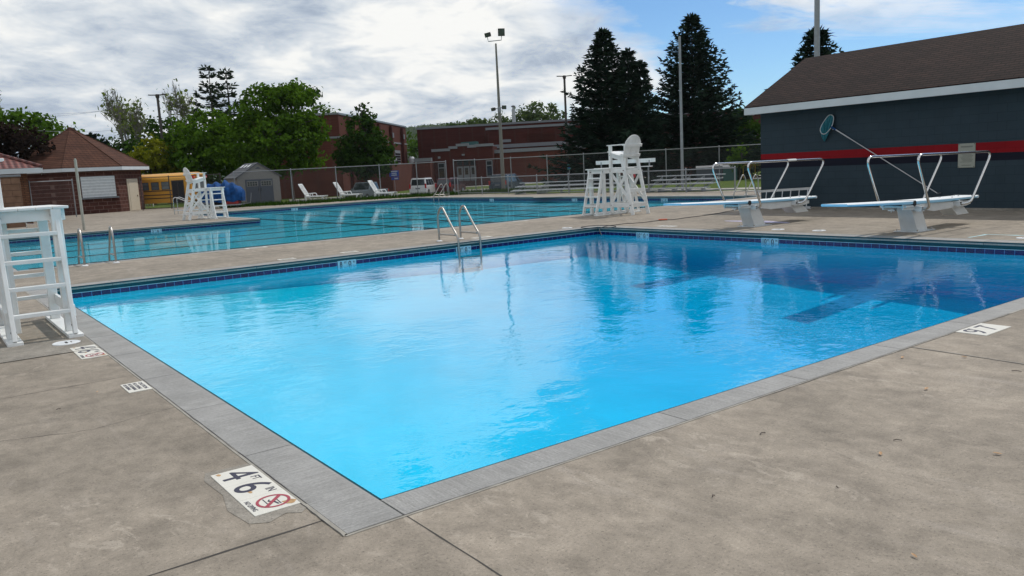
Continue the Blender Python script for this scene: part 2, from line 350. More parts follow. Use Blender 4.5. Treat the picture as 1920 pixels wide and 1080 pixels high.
M['water2'] = watermat('clear_turquoise_water', .6, (.12, .76, .84), 3.4, .0028, 1.2, .62)
def leafmat(name, c1, c2, trans=.35):
    m = bpy.data.materials.new(name); m.use_nodes = True; nt = m.node_tree; nt.nodes.clear(); out = nt.nodes.new('ShaderNodeOutputMaterial')
    g = nt.nodes.new('ShaderNodeNewGeometry'); f = noise(nt, .9, 4); s = math_(nt, 'ADD', math_(nt, 'MULTIPLY', g.outputs['Random Per Island'], .5), math_(nt, 'MULTIPLY', f, .6))
    c = ramp(nt, [(.2, c1), (.85, c2)], s).outputs[0]
    d = nt.nodes.new('ShaderNodeBsdfDiffuse'); t = nt.nodes.new('ShaderNodeBsdfTranslucent'); nt.links.new(c, d.inputs[0])
    nt.links.new(mixc(nt, c, (1.0, 1.0, .35), 1, 'MULTIPLY'), t.inputs[0])
    mx = nt.nodes.new('ShaderNodeMixShader'); mx.inputs[0].default_value = trans; nt.links.new(d.outputs[0], mx.inputs[1]); nt.links.new(t.outputs[0], mx.inputs[2]); nt.links.new(mx.outputs[0], out.inputs[0]); return m
M['lf_maple'] = leafmat('maple_leaves', (.032, .075, .009), (.100, .19, .022), .42)
M['lf_dark'] = leafmat('deep_green_leaves', (.013, .034, .008), (.045, .092, .016), .35)
M['lf_yellow'] = leafmat('yellow_green_leaves', (.10, .12, .012), (.24, .25, .025), .45)
M['lf_purple'] = leafmat('dark_purple_leaves', (.012, .009, .009), (.032, .022, .018), .15)
M['lf_spruce'] = leafmat('spruce_needles', (.008, .020, .013), (.026, .046, .030), .06)
M['lf_pine'] = leafmat('pine_needles', (.014, .030, .016), (.040, .060, .032), .1)
M['lf_light'] = leafmat('light_spring_leaves', (.08, .12, .035), (.20, .25, .08), .4)
M['lf_far'] = leafmat('hazy_far_leaves', (.05, .085, .035), (.12, .17, .06), .35)
def grassmat():
    m, nt, b = newmat('mown_grass'); c = ramp(nt, [(.3, (.045, .075, .014)), (.55, (.09, .13, .025)), (.75, (.15, .16, .05))], noise(nt, .9, 8, .7)).outputs[0]
    c = mixc(nt, c, ramp(nt, [(.3, (.6, .6, .6)), (.7, (1.4, 1.4, 1.3))], noise(nt, 25, 4, .7)).outputs[0], 1, 'MULTIPLY'); nt.links.new(c, b.inputs['Base Color']); b.inputs['Roughness'].default_value = .95; b.inputs['Specular IOR Level'].default_value = .1
    bump(nt, b, noise(nt, 30, 4), 1, .05); return m
M['grass'] = grassmat()
M['asphalt'] = plain('asphalt', (.12, .118, .115), .9, var=.2, scale=3, bmp=.3)
M['kerb'] = plain('kerb_concrete', (.33, .31, .27), .85, var=.12, scale=2)
M['hill'] = plain('forested_hill', (.055, .085, .05), 1, var=.5, scale=.03, spec=0)
def carpaint(name, c, rough=.25): return plain(name, c, rough, .2, var=.03)
# ================================================================== SETTING
WL = -.20                         # water level
A0, A1, B0, B1 = 0.0, 12.52, 0.0, 11.97      # front pool
CW = .30
# big pool (L shape): bay x 0..25.9 y 16.5..31.9 ; main x 10.7..25.9 y 16.5..44.2
BX0, BX1, BX2, BY0, BY1, BY2 = 0.0, 10.7, 25.9, 16.5, 31.9, 44.2
def cellsheet(name, xs, ys, keep, z, mat, kind='structure'):
    mb = MB()
    for i in range(len(xs)-1):
        for j in range(len(ys)-1):
            cx, cy = (xs[i]+xs[i+1])/2, (ys[j]+ys[j+1])/2
            if keep(cx, cy):
                mb.add([(xs[i], ys[j], z), (xs[i+1], ys[j], z), (xs[i+1], ys[j+1], z), (xs[i], ys[j+1], z)], [(0, 1, 2, 3)])
    return tag(mb.build(name, mat), kind=kind)
CWY = .255
def in_pool(x, y, g=0):
    if A0-g < x < A1+g and B0-(CWY+.012 if g > .25 else g) < y < B1+g: return True
    if BX0-g < x < BX2+g and BY0-g < y < BY1+g: return True
    return BX1-g < x < BX2+g and BY0-g < y < BY2+g
gp = CW+.012
xs = [-16, A0-gp, BX1-gp, A1+gp, BX2+gp, 28.6, 29.6]; ys = [-9, B0-CWY-.012, B1+gp, BY0-gp, BY1+gp, 20.0, BY2+gp, 46.2, 49.2, 72]
ys = sorted(ys)
def deck_keep(x, y):
    if in_pool(x, y, gp): return False
    if x > 28.6: return y < 46
    if y > 49.2: return x < BX1-gp
    if y > 46.2: return x < BX2+gp
    return True
cellsheet('pool_deck', xs, ys, deck_keep, 0.0, M['deck'])
# extra wedge of deck towards the shed and the service yard behind the peninsula
mb = MB(); mb.add([(BX1-gp, 49.2, 0), (22.2, 49.2, 0), (20.5, 57.5, 0), (BX1-gp, 66, 0)], [(0, 1, 2, 3)]); tag(mb.build('service_deck', M['deck']), kind='structure')
# ground to the horizon, with the pools left open
gx_ = [-4000, -16, A0-.2, BX1-.2, A1+.2, BX2+.2, 29.6, 4000]; gy_ = [-4000, -9, B0-.2, B1+.2, BY0-.2, BY1+.2, BY2+.2, 72, 4000]
def sstep(t): t = max(0, min(1, t)); return t*t*(3-2*t)
def gz(x, y):      # the car park lies lower than the pool terrace
    D = math.hypot(x-CAM.x, y-CAM.y); return -.03-.85*sstep((D-60.5)/5)*sstep((x-21.5)/3.5)
gx_ = sorted(set([round(v_, 3) for v_ in gx_+[18+2.2*k for k in range(50)]+[150, 220, 400]])); gy_ = sorted(set([round(v_, 3) for v_ in gy_+[-60, -40, -20, 0.5]+[6+3*k for k in range(45)]+[170, 260, 500]]))
mb = MB()
for i in range(len(gx_)-1):
    for j in range(len(gy_)-1):
        a_, b_, c_, d_ = gx_[i], gx_[i+1], gy_[j], gy_[j+1]
        if not in_pool((a_+b_)/2, (c_+d_)/2, .2): mb.add([(a_, c_, gz(a_, c_)), (b_, c_, gz(b_, c_)), (b_, d_, gz(b_, d_)), (a_, d_, gz(a_, d_))], [(0, 1, 2, 3)])
tag(mb.build('ground', M['grass']), kind='structure')
def gpoly(name, pts, z, mat): 
    mb = MB(); mb.add([(*p, z) for p in pts], [tuple(range(len(pts)))]); return tag(mb.build(name, mat), kind='structure')
def gp2(x, D): p = base(x, D); return (p.x, p.y)
# parking lane beyond the fences, a kerbed path and lawns before the school
ZP = -.88
gpoly('parking_lane', [gp2(560, 68), gp2(800, 67.5), gp2(1000, 67), gp2(1450, 67), gp2(1750, 67), gp2(1750, 104), gp2(1230, 104), gp2(900, 104), gp2(540, 104)], ZP+.018, M['asphalt'])
gpoly('far_kerb', [gp2(540, 104), gp2(900, 104), gp2(1230, 104), gp2(1500, 104), gp2(1500, 108), gp2(1230, 108), gp2(900, 107.5), gp2(540, 107)], ZP+.03, M['kerb'])
gpoly('far_sidewalk', [gp2(700, 128), gp2(1300, 128), gp2(1300, 142), gp2(690, 142)], ZP+.014, M['kerb'])
gpoly('gravel_path', [gp2(1000, 47.2), gp2(1200, 43.5), gp2(1450, 40), gp2(1450, 37), gp2(1200, 39.8), gp2(1000, 44)], -.012, M['kerb'])
gpoly('entrance_path', [gp2(1180, 48), gp2(1450, 43.5), gp2(1460, 41.2), gp2(1180, 45)], -.016, M['kerb'])
# strips of weeds and tall grass at the fence feet
def tufts(name, label, pts, n, h, mat, width=.5):
    V = []; F = []
    for i in range(n):
        t = RNG.random()*(len(pts)-1); k = int(t); t -= k; a, b = pts[k], pts[k+1]
        x = a[0]+(b[0]-a[0])*t + RNG.normal()*width*.4; y = a[1]+(b[1]-a[1])*t + RNG.normal()*width*.4
        hh = h*RNG.uniform(.4, 1.3)*(0.6+.5*math.sin(t*19+k)**2); an = RNG.uniform(0, 6.28); w = .035; dx, dy = math.cos(an)*w, math.sin(an)*w; lx, ly = RNG.normal()*.06, RNG.normal()*.06
        b0 = len(V); V += [(x-dx, y-dy, -.02), (x+dx, y+dy, -.02), (x+lx, y+ly, hh)]; F.append((b0, b0+1, b0+2))
    o = raw_mesh(name, V, F, mat); return tag(o, label, 'grass', kind='stuff')
tufts('tall_grass', 'scruffy tall grass growing along the foot of the chain link fence', [gp2(440, 58), gp2(560, 56.5), gp2(700, 57.5), gp2(840, 57), gp2(935, 57.5), gp2(1010, 54)], 9000, .26, M['lf_dark'], 1.6)
# ------------------------------------------------------------------ pool basins
def basin(name, cells_floor, walls, mat):
    mb = MB()
    for q in cells_floor: mb.add(q, [(0, 1, 2, 3)])
    for q in walls: mb.add(q, [(0, 1, 2, 3)])
    return tag(mb.build(name, mat), kind='structure')
xz = [(0, -.95, -.40), (2.2, -1.05, -.44), (5.2, -1.35, -.55), (8.5, -1.45, -.68), (A1, -1.1, -.72)]   # x, floor at the near side, floor at the far side
def fz(i, t): return xz[i][1]*(1-t) + xz[i][2]*t
fl = []; wl = []
for i in range(4):
    for k in range(4):
        t0, t1 = k/4, (k+1)/4; ya, yb = B0+(B1-B0)*t0, B0+(B1-B0)*t1
        fl.append([(xz[i][0], ya, fz(i, t0)), (xz[i+1][0], ya, fz(i+1, t0)), (xz[i+1][0], yb, fz(i+1, t1)), (xz[i][0], yb, fz(i, t1))])
    xa, xb = xz[i][0], xz[i+1][0]
    for t, y in ((0, B0), (1, B1)): wl.append([(xa, y, fz(i, t)), (xb, y, fz(i+1, t)), (xb, y, -.05), (xa, y, -.05)])
for i, x in ((0, 0), (4, A1)): wl.append([(x, B0, fz(i, 0)), (x, B1, fz(i, 1)), (x, B1, -.05), (x, B0, -.05)])
basin('diving_pool_basin', fl, wl, M['pool_blue'])
ZB = -.33
fl = [[(BX0, BY0, ZB), (BX2, BY0, ZB), (BX2, BY1, ZB), (BX0, BY1, ZB)], [(BX1, BY1, ZB), (BX2, BY1, ZB), (BX2, BY2, ZB), (BX1, BY2, ZB)]]
ring = [(BX0, BY0), (BX2, BY0), (BX2, BY2), (BX1, BY2), (BX1, BY1), (BX0, BY1)]
wl = [[(*ring[i], ZB), (*ring[(i+1) % 6], ZB), (*ring[(i+1) % 6], -.05), (*ring[i], -.05)] for i in range(6)]
basin('lap_pool_basin', fl, wl, M['pool_teal'])
mb = MB()
for y in (17.95, 20.7, 23.45, 26.3, 29.05, 31.3): mb.b2((BX0+.6, y-.15, ZB), (BX2-1.2, y+.15, ZB+.004))
for x in (12.9, 15.5, 18.1, 20.7, 23.3): mb.b2((x-.15, BY0+.6, ZB+.003), (x+.15, BY2-1.0, ZB+.008))
tag(mb.build('lane_marking', M['lane']), kind='structure')
# water bodies: closed volumes whose sides run inside the walls
def water(name, rects, mat, depth):
    mb = MB()
    for (x0, y0, x1, y1) in rects: mb.b2((x0, y0, WL), (x1, y1, depth))
    return tag(mb.build(name, mat), kind='structure')
water('diving_pool_water', [(A0-.1, B0-.1, A1+.1, B1+.1)], M['water'], -2.6)
w = MB(); P = [(BX0-.1, BY0-.1), (BX2+.1, BY0-.1), (BX2+.1, BY2+.1), (BX1-.1, BY2+.1), (BX1-.1, BY1+.1), (BX0-.1, BY1+.1)]
w.prism([(x, y, -1.6) for x, y in P], (0, 0, 1.6+WL)); tag(w.build('lap_pool_water', M['water2']), kind='structure')
# ------------------------------------------------------------------ coping slabs, faces, tile band
def run(mb, uvs, x0, y0, x1, y1, slab=1.28, first=None, face=1, off=0, CW=.30):
    """slabs from (x0,y0) to (x1,y1); pool lies to the left of travel when face=1"""
    L = math.hypot(x1-x0, y1-y0); dx, dy = (x1-x0)/L, (y1-y0)/L; nx, ny = dy*face, -dx*face   # away from the pool
    p = 0; cuts = [0]
    q = first if first else slab
    while q < L-.3: cuts.append(q); q += slab
    cuts.append(L)
    for a, b in zip(cuts[:-1], cuts[1:]):
        a2, b2 = a+.0035, b-.0035; prof = [(.0, -.085), (-.014, -.07), (-.018, -.045), (-.014, -.018), (.004, -.003), (.03, 0), (CW-.006, 0), (CW, -.006), (CW, -.09)]
        n = len(prof); b0 = len(mb.v); off_u = random.random()*9
        for s_ in (a2, b2):
            for (w_, z) in prof: mb.v.append((x0+dx*s_+nx*w_, y0+dy*s_+ny*w_, z)); uvs.append((s_+off_u, w_))
        for k in range(n-1): mb.f.append((b0+k, b0+k+1, b0+n+k+1, b0+n+k))
        mb.f.append(tuple(b0+k for k in range(n))); mb.f.append(tuple(b0+n+k for k in range(n)))
def finish_coping(name, mb, uvs):
    o = tag(mb.build(name, M['coping']), kind='structure'); l = o.data.uv_layers.new(name='UVMap')
    for lp in o.data.loops: l.data[lp.index].uv = uvs[lp.vertex_index]
    return o
mb = MB(); uv = []
run(mb, uv, A0, B0-CWY, A0, B1, first=1.40, face=-1)
run(mb, uv, A0, B0, A1+CW, B0, first=2.0, face=1, CW=CWY)
run(mb, uv, A1, B0, A1, B1+CW, face=1)
run(mb, uv, A1, B1, A0-CW, B1, face=1)
finish_coping('diving_pool_coping', mb, uv)
mb = MB(); uv = []
run(mb, uv, BX0, BY0, BX2+CW, BY0); run(mb, uv, BX2, BY0, BX2, BY2+CW); run(mb, uv, BX2, BY2, BX1-CW, BY2)
run(mb, uv, BX1, BY2, BX1, BY1+CW); run(mb, uv, BX1, BY1, BX0-CW, BY1); run(mb, uv, BX0, BY1, BX0, BY0-CW)
finish_coping('lap_pool_coping', mb, uv)
def faces(name, ring, z0, z1, mat, inset):
    mb = MB(); n = len(ring); cx = sum(p[0] for p in ring)/n
    for i in range(n):
        (xa, ya), (xb, yb) = ring[i], ring[(i+1) % n]; L = math.hypot(xb-xa, yb-ya); dx, dy = (xb-xa)/L, (yb-ya)/L; nx, ny = -dy, dx   # CCW ring: left is inside
        e = inset
        mb.beam((xa+nx*e/2, ya+ny*e/2, (z0+z1)/2), (xb+nx*e/2, yb+ny*e/2, (z0+z1)/2), e, z1-z0)
    return tag(mb.build(name, mat), kind='structure')
for nm, rg in (('diving_pool', [(A0, B0), (A1, B0), (A1, B1), (A0, B1)]), ('lap_pool', ring)):
    faces(nm+'_coping_face', rg, -.115, -.008, M['teal_face'], .016)
    faces(nm+'_lit_ledge', rg, -.124, -.1155, M['ledge_tile'], .020)  # thin ledge under the coping, its sunlit look painted as a pale strip
    faces(nm+'_tile_band', rg, -.205, -.1245, M['navytile'], .010)
# sealant in the gap between coping and deck, and sawn joints in the deck
mb = MB()
def strip(mb, x0, y0, x1, y1, w, z): mb.beam((x0, y0, z-.01), (x1, y1, z-.01), w, .02)
for rg in ([(A0, B0), (A1, B0), (A1, B1), (A0, B1)],):
    g = CW+.006
    g = CW+.011; q = [(A0-g, B0-CWY-.011), (A1+g, B0-CWY-.011), (A1+g, B1+g), (A0-g, B1+g)]
    for i in range(4): strip(mb, *q[i], *q[(i+1) % 4], .022, .0032)
q = [(BX0-g, BY0-g), (BX2+g, BY0-g), (BX2+g, BY2+g), (BX1-g, BY2+g), (BX1-g, BY1+g), (BX0-g, BY1+g)]
for i in range(6): strip(mb, *q[i], *q[(i+1) % 6], .0135, -.004)
tag(mb.build('joint_sealant', M['sealant']), kind='structure')
def wob(x0, y0, x1, y1, w, mb, z=.0015, n=None, amp=.004):
    L = math.hypot(x1-x0, y1-y0); n = n or max(2, int(L/.15)); dx, dy = (x1-x0)/L, (y1-y0)/L; b0 = len(mb.v)
    for i in range(n+1):
        t = i/n*L; o = random.gauss(0, amp); ww = w*random.uniform(.5, 1.5)/2
        mb.v += [(x0+dx*t-dy*(o+ww), y0+dy*t+dx*(o+ww), z), (x0+dx*t-dy*(o-ww), y0+dy*t+dx*(o-ww), z)]
    for i in range(n): k = b0+2*i; mb.f.append((k, k+1, k+3, k+2))
mb = MB()
wob(.0, -.268, .0, -6, .011, mb, amp=.0015); wob(-.312, -.04, -9, -.04, .011, mb, amp=.0015)
wob(-.312, 3.95, -9, 3.9, .006, mb); wob(4.66, -.268, 4.6, -3.2, .008, mb, amp=.001); wob(4.6, -3.2, 4.58, -9, .008, mb); wob(9.3, -.268, 9.3, -9, .008, mb)
wob(-9, 14.25, 14.6, 14.25, .008, mb); wob(4.0, 12.3, 4.0, 16.1, .007, mb); wob(8.0, 12.3, 8.0, 16.1, .007, mb); wob(-.9, 7.8, -9, 7.8, .008, mb)
wob(14.6, -9, 14.6, 16, .009, mb); wob(12.9, 8.9, 19, 8.9, .008, mb); wob(12.9, 3.4, 19, 3.4, .008, mb); wob(16.6, 12, 16.6, 16.1, .007, mb)
wob(-.3, 5.55, -1.25, 5.55, .010, mb, z=.0065, amp=.002); wob(-1.25, 5.55, -1.25, 12, .01, mb, z=.0065)
wob(4, 33, 4, 60, .01, mb); wob(-9, 38, 10.3, 38, .012, mb); wob(-9, 44, 10.3, 44, .012, mb); wob(-9, 50, 18, 50, .012, mb); wob(26.3, 20, 28.6, 20, .01, mb)
tag(mb.build('deck_joints', M['groove']), kind='structure')
mb = MB(); wob(4.674, -.29, 4.614, -3.2, .009, mb, z=.0024, amp=.0015); wob(-.32, 5.556, -1.24, 5.556, .008, mb, z=.0085, amp=.001); tag(mb.build('pale_joint_filler', M['sealant']), kind='structure')
def crack(pts, w=.0022):
    mb = MB(); v_ = []
    for (xa, ya), (xb, yb) in zip(pts[:-1], pts[1:]):
        n = max(3, int(math.hypot(xb-xa, yb-ya)/.06))
        v_ += [(xa+(xb-xa)*i/n+random.gauss(0, .006), ya+(yb-ya)*i/n+random.gauss(0, .006)) for i in range(n)]
    b0 = 0
    for i, (x, y) in enumerate(v_): ww = w*random.uniform(.3, 1.4); mb.v += [(x, y-ww, .0022), (x, y+ww, .0022)]
    for i in range(len(v_)-1): k = 2*i; mb.f.append((k, k+1, k+3, k+2))
    return tag(mb.build('hairline_crack', M['groove']), kind='structure')
crack([(-.32, 2.6), (-.9, 2.45), (-1.6, 2.7), (-2.6, 2.55)]); crack([(2.1, -.28), (2.2, -.8), (2.05, -1.5), (2.3, -2.3)]); crack([(-1.25, 6.9), (-2.2, 7.1), (-3.5, 6.8)]); crack([(7.2, -.28), (7.05, -1.2), (7.3, -2.4)])
mb = MB(); wob(-.303, 10, -.303, .2, .005, mb, z=.0042, amp=.0015, n=90); wob(-.322, .6, -.322, -.27, .004, mb, z=.0042, amp=.0015, n=20); wob(-.30, -.259, 6.5, -.259, .004, mb, z=.0042, amp=.0012, n=90); wob(2.6, -.276, 6.5, -.276, .004, mb, z=.0042, amp=.0015, n=50)
tag(mb.build('open_crack', M['bolt']), kind='structure')
mb = MB(); mb.add([(-1.25, 5.56, .0035), (-.3135, 5.56, .0035), (-.3135, 6.55, .0035), (-1.25, 6.55, .0035)], [(0, 1, 2, 3)])
tag(mb.build('repair_patch', M['patch']), kind='structure')
def blob(name, cx, cy, rx, ry, mat, z=.0025, n=40, rough_=.25):
    mb = MB(); ph = [random.uniform(0, 6.28) for _ in range(5)]; vs = [(cx, cy, z)]
    for k in range(n):
        a = 2*math.pi*k/n; r = 1+rough_*sum(math.sin((j+2)*a+ph[j])/(j+1.5) for j in range(5))
        vs.append((cx+rx*r*math.cos(a), cy+ry*r*math.sin(a), z))
    mb.add(vs, [(0, 1+k, 1+(k+1) % n) for k in range(n)]); return tag(mb.build(name, mat), kind='structure')
mb = MB()
pts = [(-.315, 1.0), (-.56, 1.02), (-.60, .9), (-.585, .62), (-.63, .4), (-.60, .17), (-.52, .12), (-.42, .17), (-.36, .12), (-.315, .16)]
mb.add([(x, y, .002) for x, y in pts], [tuple(range(len(pts)))]); tag(mb.build('mortar_bed', M['patch']), kind='structure')
mb = MB(); pts = [(-.315, 5.86), (-.55, 5.86), (-.56, 5.1), (-.5, 5.02), (-.315, 5.06)]
mb.add([(x, y, .002) for x, y in pts], [tuple(range(len(pts)))]); tag(mb.build('mortar_bed', M['patch']), kind='structure')
# ------------------------------------------------------------------ sky, clouds, sun
SUN_AZ, SUN_EL = rad(6.0), rad(53)
sd = Vector((math.cos(SUN_EL)*math.cos(SUN_AZ), math.cos(SUN_EL)*math.sin(SUN_AZ), math.sin(SUN_EL)))
ld = bpy.data.lights.new('sun', 'SUN'); ld.energy = 3.9; ld.angle = rad(.6); ld.color = (1, .95, .87)
lo = bpy.data.objects.new('sun', ld); COL.objects.link(lo); lo.rotation_euler = (-sd).to_track_quat('-Z', 'Y').to_euler()
wd = bpy.data.worlds.new("World"); sc.world = wd; wd.use_nodes = True; nt = wd.node_tree; nt.nodes.clear()
sky = nt.nodes.new('ShaderNodeTexSky'); sky.sky_type = 'NISHITA'; sky.sun_disc = False; sky.sun_elevation = SUN_EL; sky.sun_rotation = math.pi/2 - SUN_AZ
sky.air_density = 1.0; sky.dust_density = .15; sky.ozone_density = 1.6; sky.altitude = 900
tc = nt.nodes.new('ShaderNodeTexCoord'); D_ = tc.outputs['Generated']
def vdot(v):
    n = nt.nodes.new('ShaderNodeVectorMath'); n.operation = 'DOT_PRODUCT'; nt.links.new(D_, n.inputs[0]); n.inputs[1].default_value = v; return n.outputs['Value']
F0 = Vector((_cy, _sy, 0)); R0 = Vector((_sy, -_cy, 0))
f_ = vdot(F0); r_ = vdot(R0); z_ = vdot((0, 0, 1))
zc = math_(nt, 'ADD', math_(nt, 'MAXIMUM', z_, 0.0), .16)
u = math_(nt, 'DIVIDE', r_, zc); v = math_(nt, 'DIVIDE', f_, zc)
cmb = N(nt, 'CombineXYZ'); nt.links.new(u, cmb.inputs[0]); nt.links.new(v, cmb.inputs[1])
def wn(scale, det, rgh, sx=1, sy=1, dist=0, off=0, src=None):
    mp = nt.nodes.new('ShaderNodeMapping'); mp.inputs['Scale'].default_value = (sx, sy, 1); mp.inputs['Location'].default_value = (off, off*.7, off*.3); nt.links.new(src or cmb.outputs[0], mp.inputs[0])
    n = N(nt, 'TexNoise'); n.inputs['Scale'].default_value = scale; n.inputs['Detail'].default_value = det; n.inputs['Roughness'].default_value = rgh; n.inputs['Distortion'].default_value = dist
    nt.links.new(mp.outputs[0], n.inputs['Vector']); return n.outputs['Fac']
n_big = wn(.7, 6, .58, 1, 1.0, .3, 3.1); n_fine = wn(3.2, 8, .64, 1, .8, .35, 8.3); n_m = wn(1.3, 5, .5, 1, .7, .3, 5); n_b2 = wn(2.6, 6, .6, 1, 1, .4, 21)
# azimuth to the right of the view: a = r/f
az = math_(nt, 'ARCTAN2', r_, f_)
edge = math_(nt, 'ADD', math_(nt, 'MULTIPLY', math_(nt, 'SUBTRACT', n_big, .5), .55), math_(nt, 'MULTIPLY', math_(nt, 'SUBTRACT', n_fine, .5), .22))
e2 = math_(nt, 'ADD', math_(nt, 'ADD', edge, math_(nt, 'MULTIPLY', z_, -.12)), math_(nt, 'MULTIPLY', math_(nt, 'MAXIMUM', math_(nt, 'SUBTRACT', z_, .24), 0.0), math_(nt, 'MULTIPLY', math_(nt, 'ADD', math_(nt, 'SUBTRACT', n_b2, .52), math_(nt, 'MULTIPLY', z_, .13)), 30.0)))
mask = ramp(nt, [(.0, (1, 1, 1)), (.06, (.85, .85, .85)), (.14, (0, 0, 0))], math_(nt, 'ADD', math_(nt, 'SUBTRACT', az, .045), e2)).outputs[0]   # solid to the left of the edge
behind = ramp(nt, [(.42, (0, 0, 0)), (.60, (1, 1, 1))], n_m).outputs[0]      # scattered cloud elsewhere in the sky
side = ramp(nt, [(.0, (0, 0, 0)), (1, (1, 1, 1))], math_(nt, 'DIVIDE', math_(nt, 'SUBTRACT', az, .9), .5, True)).outputs[0]
# thin streaks to the right
n_st = wn(.8, 8, .60, 1.2, 2.8, .5, 1.7)
st = math_(nt, 'MULTIPLY', ramp(nt, [(.50, (0, 0, 0)), (.60, (1, 1, 1))], n_st).outputs[0], .9)
stz = ramp(nt, [(.10, (0, 0, 0)), (.17, (1, 1, 1))], z_).outputs[0]
st = math_(nt, 'MULTIPLY', st, stz)
cl = math_(nt, 'MAXIMUM', math_(nt, 'MAXIMUM', mask, st), math_(nt, 'MULTIPLY', behind, side), True)
# thickness -> brightness
thick = math_(nt, 'ADD', math_(nt, 'MULTIPLY', n_fine, .5), math_(nt, 'MULTIPLY', n_m, .5))
nearedge = ramp(nt, [(0, (0, 0, 0)), (1, (1, 1, 1))], math_(nt, 'DIVIDE', math_(nt, 'ADD', math_(nt, 'ADD', az, e2), .30), .34, True)).outputs[0]
tt = math_(nt, 'ADD', thick, math_(nt, 'MULTIPLY', nearedge, .10))
ccol = ramp(nt, [(.36, (4.9, 6.0, 7.8)), (.44, (7.2, 8.3, 9.8)), (.52, (10.6, 11.4, 12.2)), (.605, (15.0, 15.0, 14.6))], tt).outputs[0]
skyc = mixc(nt, sky.outputs[0], (1.05, 1.42, 1.72), 1, 'MULTIPLY')
res = mixc(nt, skyc, ccol, cl)
bg = nt.nodes.new('ShaderNodeBackground'); bg.inputs['Strength'].default_value = .10; nt.links.new(res, bg.inputs[0])
wo = nt.nodes.new('ShaderNodeOutputWorld'); nt.links.new(bg.outputs[0], wo.inputs[0])
sc.view_settings.view_transform = 'Standard'; sc.view_settings.look = 'None'; sc.view_settings.exposure = -0.62; sc.view_settings.gamma = 1
sc.cycles.use_denoising = True
sc.cycles.max_bounces = 10; sc.cycles.transparent_max_bounces = 24; sc.cycles.glossy_bounces = 4; sc.cycles.diffuse_bounces = 4
sc.cycles.sample_clamp_indirect = 8
# ================================================================== THINGS AROUND THE POOLS
TX = Vector((1, 0, 0)); TY = Vector((0, 1, 0)); TZ = Vector((0, 0, 1))
# ---- depth markers set in the deck.  local x = reading direction, y = towards the pool
def marker_plate(t, w, h):
    mb = MB()
    n = max(1, round(w/h)) if w > h*1.3 else 1
    for k in range(n): mb.b2((w*k/n+.0008, 0, -.004), (w*(k+1)/n-.0008, h, .006))
    return mb.build('tile_plate', M['marker'], t, bevel=.0012)
def glyph(t, body, x, y, size, mat=None, sx=1, bold=.0, name='lettering'):
    return text(name, body, size, mat or M['ink'], t, frame((x, y, .0065), TX, TY), ext=.0004, align='LEFT', bold=bold, sx=sx)
def nodive(t, cx, cy, r):
    mb = MB(); n = 40
    for k in range(n):
        a, b = 2*math.pi*k/n, 2*math.pi*(k+1)/n
        mb.add([(cx+r*math.cos(a), cy+r*math.sin(a), .0072), (cx+r*math.cos(b), cy+r*math.sin(b), .0072), (cx+r*.82*math.cos(b), cy+r*.82*math.sin(b), .0072), (cx+r*.82*math.cos(a), cy+r*.82*math.sin(a), .0072)], [(0, 1, 2, 3)])
    d = r*.62; w = r*.085
    mb.add([(cx-d-w, cy+d-w, .0076), (cx-d+w, cy+d+w, .0076), (cx+d+w, cy-d+w, .0076), (cx+d-w, cy-d-w, .0076)], [(0, 1, 2, 3)])
    mb.build('prohibition_ring', M['ink_red'], t)
    mb = MB()   # a diver over water lines
    def ln(x0, y0, x1, y1, w): mb.beam((cx+r*x0, cy+r*y0, .0068), (cx+r*x1, cy+r*y1, .0068), r*w, .0006)
    ln(-.62, -.42, .30, -.42, .06); ln(-.05, .25, .65, .25, .06); ln(.62, .12, .1, .02, .12); ln(.1, .02, -.15, -.25, .14); ln(-.15, -.25, -.34, -.12, .08); ln(.1, .02, .22, -.38, .07)
    mb.build('diver_symbol', M['ink'], t)
def depth_marker(loc, rz, label, kind='46'):
    t = thing('depth_marker', label, 'depth marker', loc, rz, 'depth marker tiles in the pool edge')
    if kind == '46':
        marker_plate(t, .72, .232)
        glyph(t, '4', .035, .112, .275, sx=1.05, bold=.0); glyph(t, 'FT', .178, .182, .066, sx=.85, bold=.001)
        glyph(t, '6', .262, .112, .275, sx=1.0, bold=.0008); glyph(t, 'IN', .405, .182, .066, sx=.85, bold=.001)
        nodive(t, .60, .135, .085); glyph(t, 'NO DIVING', .515, .024, .036, sx=.8, bold=.0006)
        for (x, y, a, b) in ((.40, .085, .02, .010), (.66, .195, .035, .03), (.03, .035, .02, .012)):
            mb = MB(); vs = [(x+a*math.cos(q*.7)*(1+.4*math.sin(q*2.3)), y+b*math.sin(q*.7)*(1+.3*math.cos(q*3)), .00645) for q in range(9)]; mb.add(vs, [tuple(range(9))]); mb.build('rust_stain', M['rust'], t)
    elif kind == '97':
        marker_plate(t, .48, .25); glyph(t, '9', .035, .12, .275, sx=1.0, bold=.0006); glyph(t, 'FT', .15, .205, .05, sx=.8, bold=.0005)
        glyph(t, '7', .245, .12, .265, sx=.95, bold=.0006); glyph(t, 'IN', .35, .205, .05, sx=.8, mat=M['ink_grey'])
    return t
depth_marker((-.552, .95, 0), -math.pi/2, 'white tile reading 4 FT 6 IN with red no diving ring, nearest the pool corner')
depth_marker((-.552, 5.79, 0), -math.pi/2, 'white tile reading 4 FT 6 IN beside the round lid below the near lifeguard chair')
depth_marker((5.42, -.523, 0), 0, 'white tile reading 9 FT 7 IN beside the coping at the right', '97')
t = thing('warning_tile', 'small square white tile of stacked rule text set in the deck by the coping', 'deck tile', (-.49, 3.64, 0), -math.pi/2)
mb = MB(); mb.b2((0, 0, -.004), (.34, .175, .006)); mb.build('tile_plate', M['marker'], t, bevel=.0012)
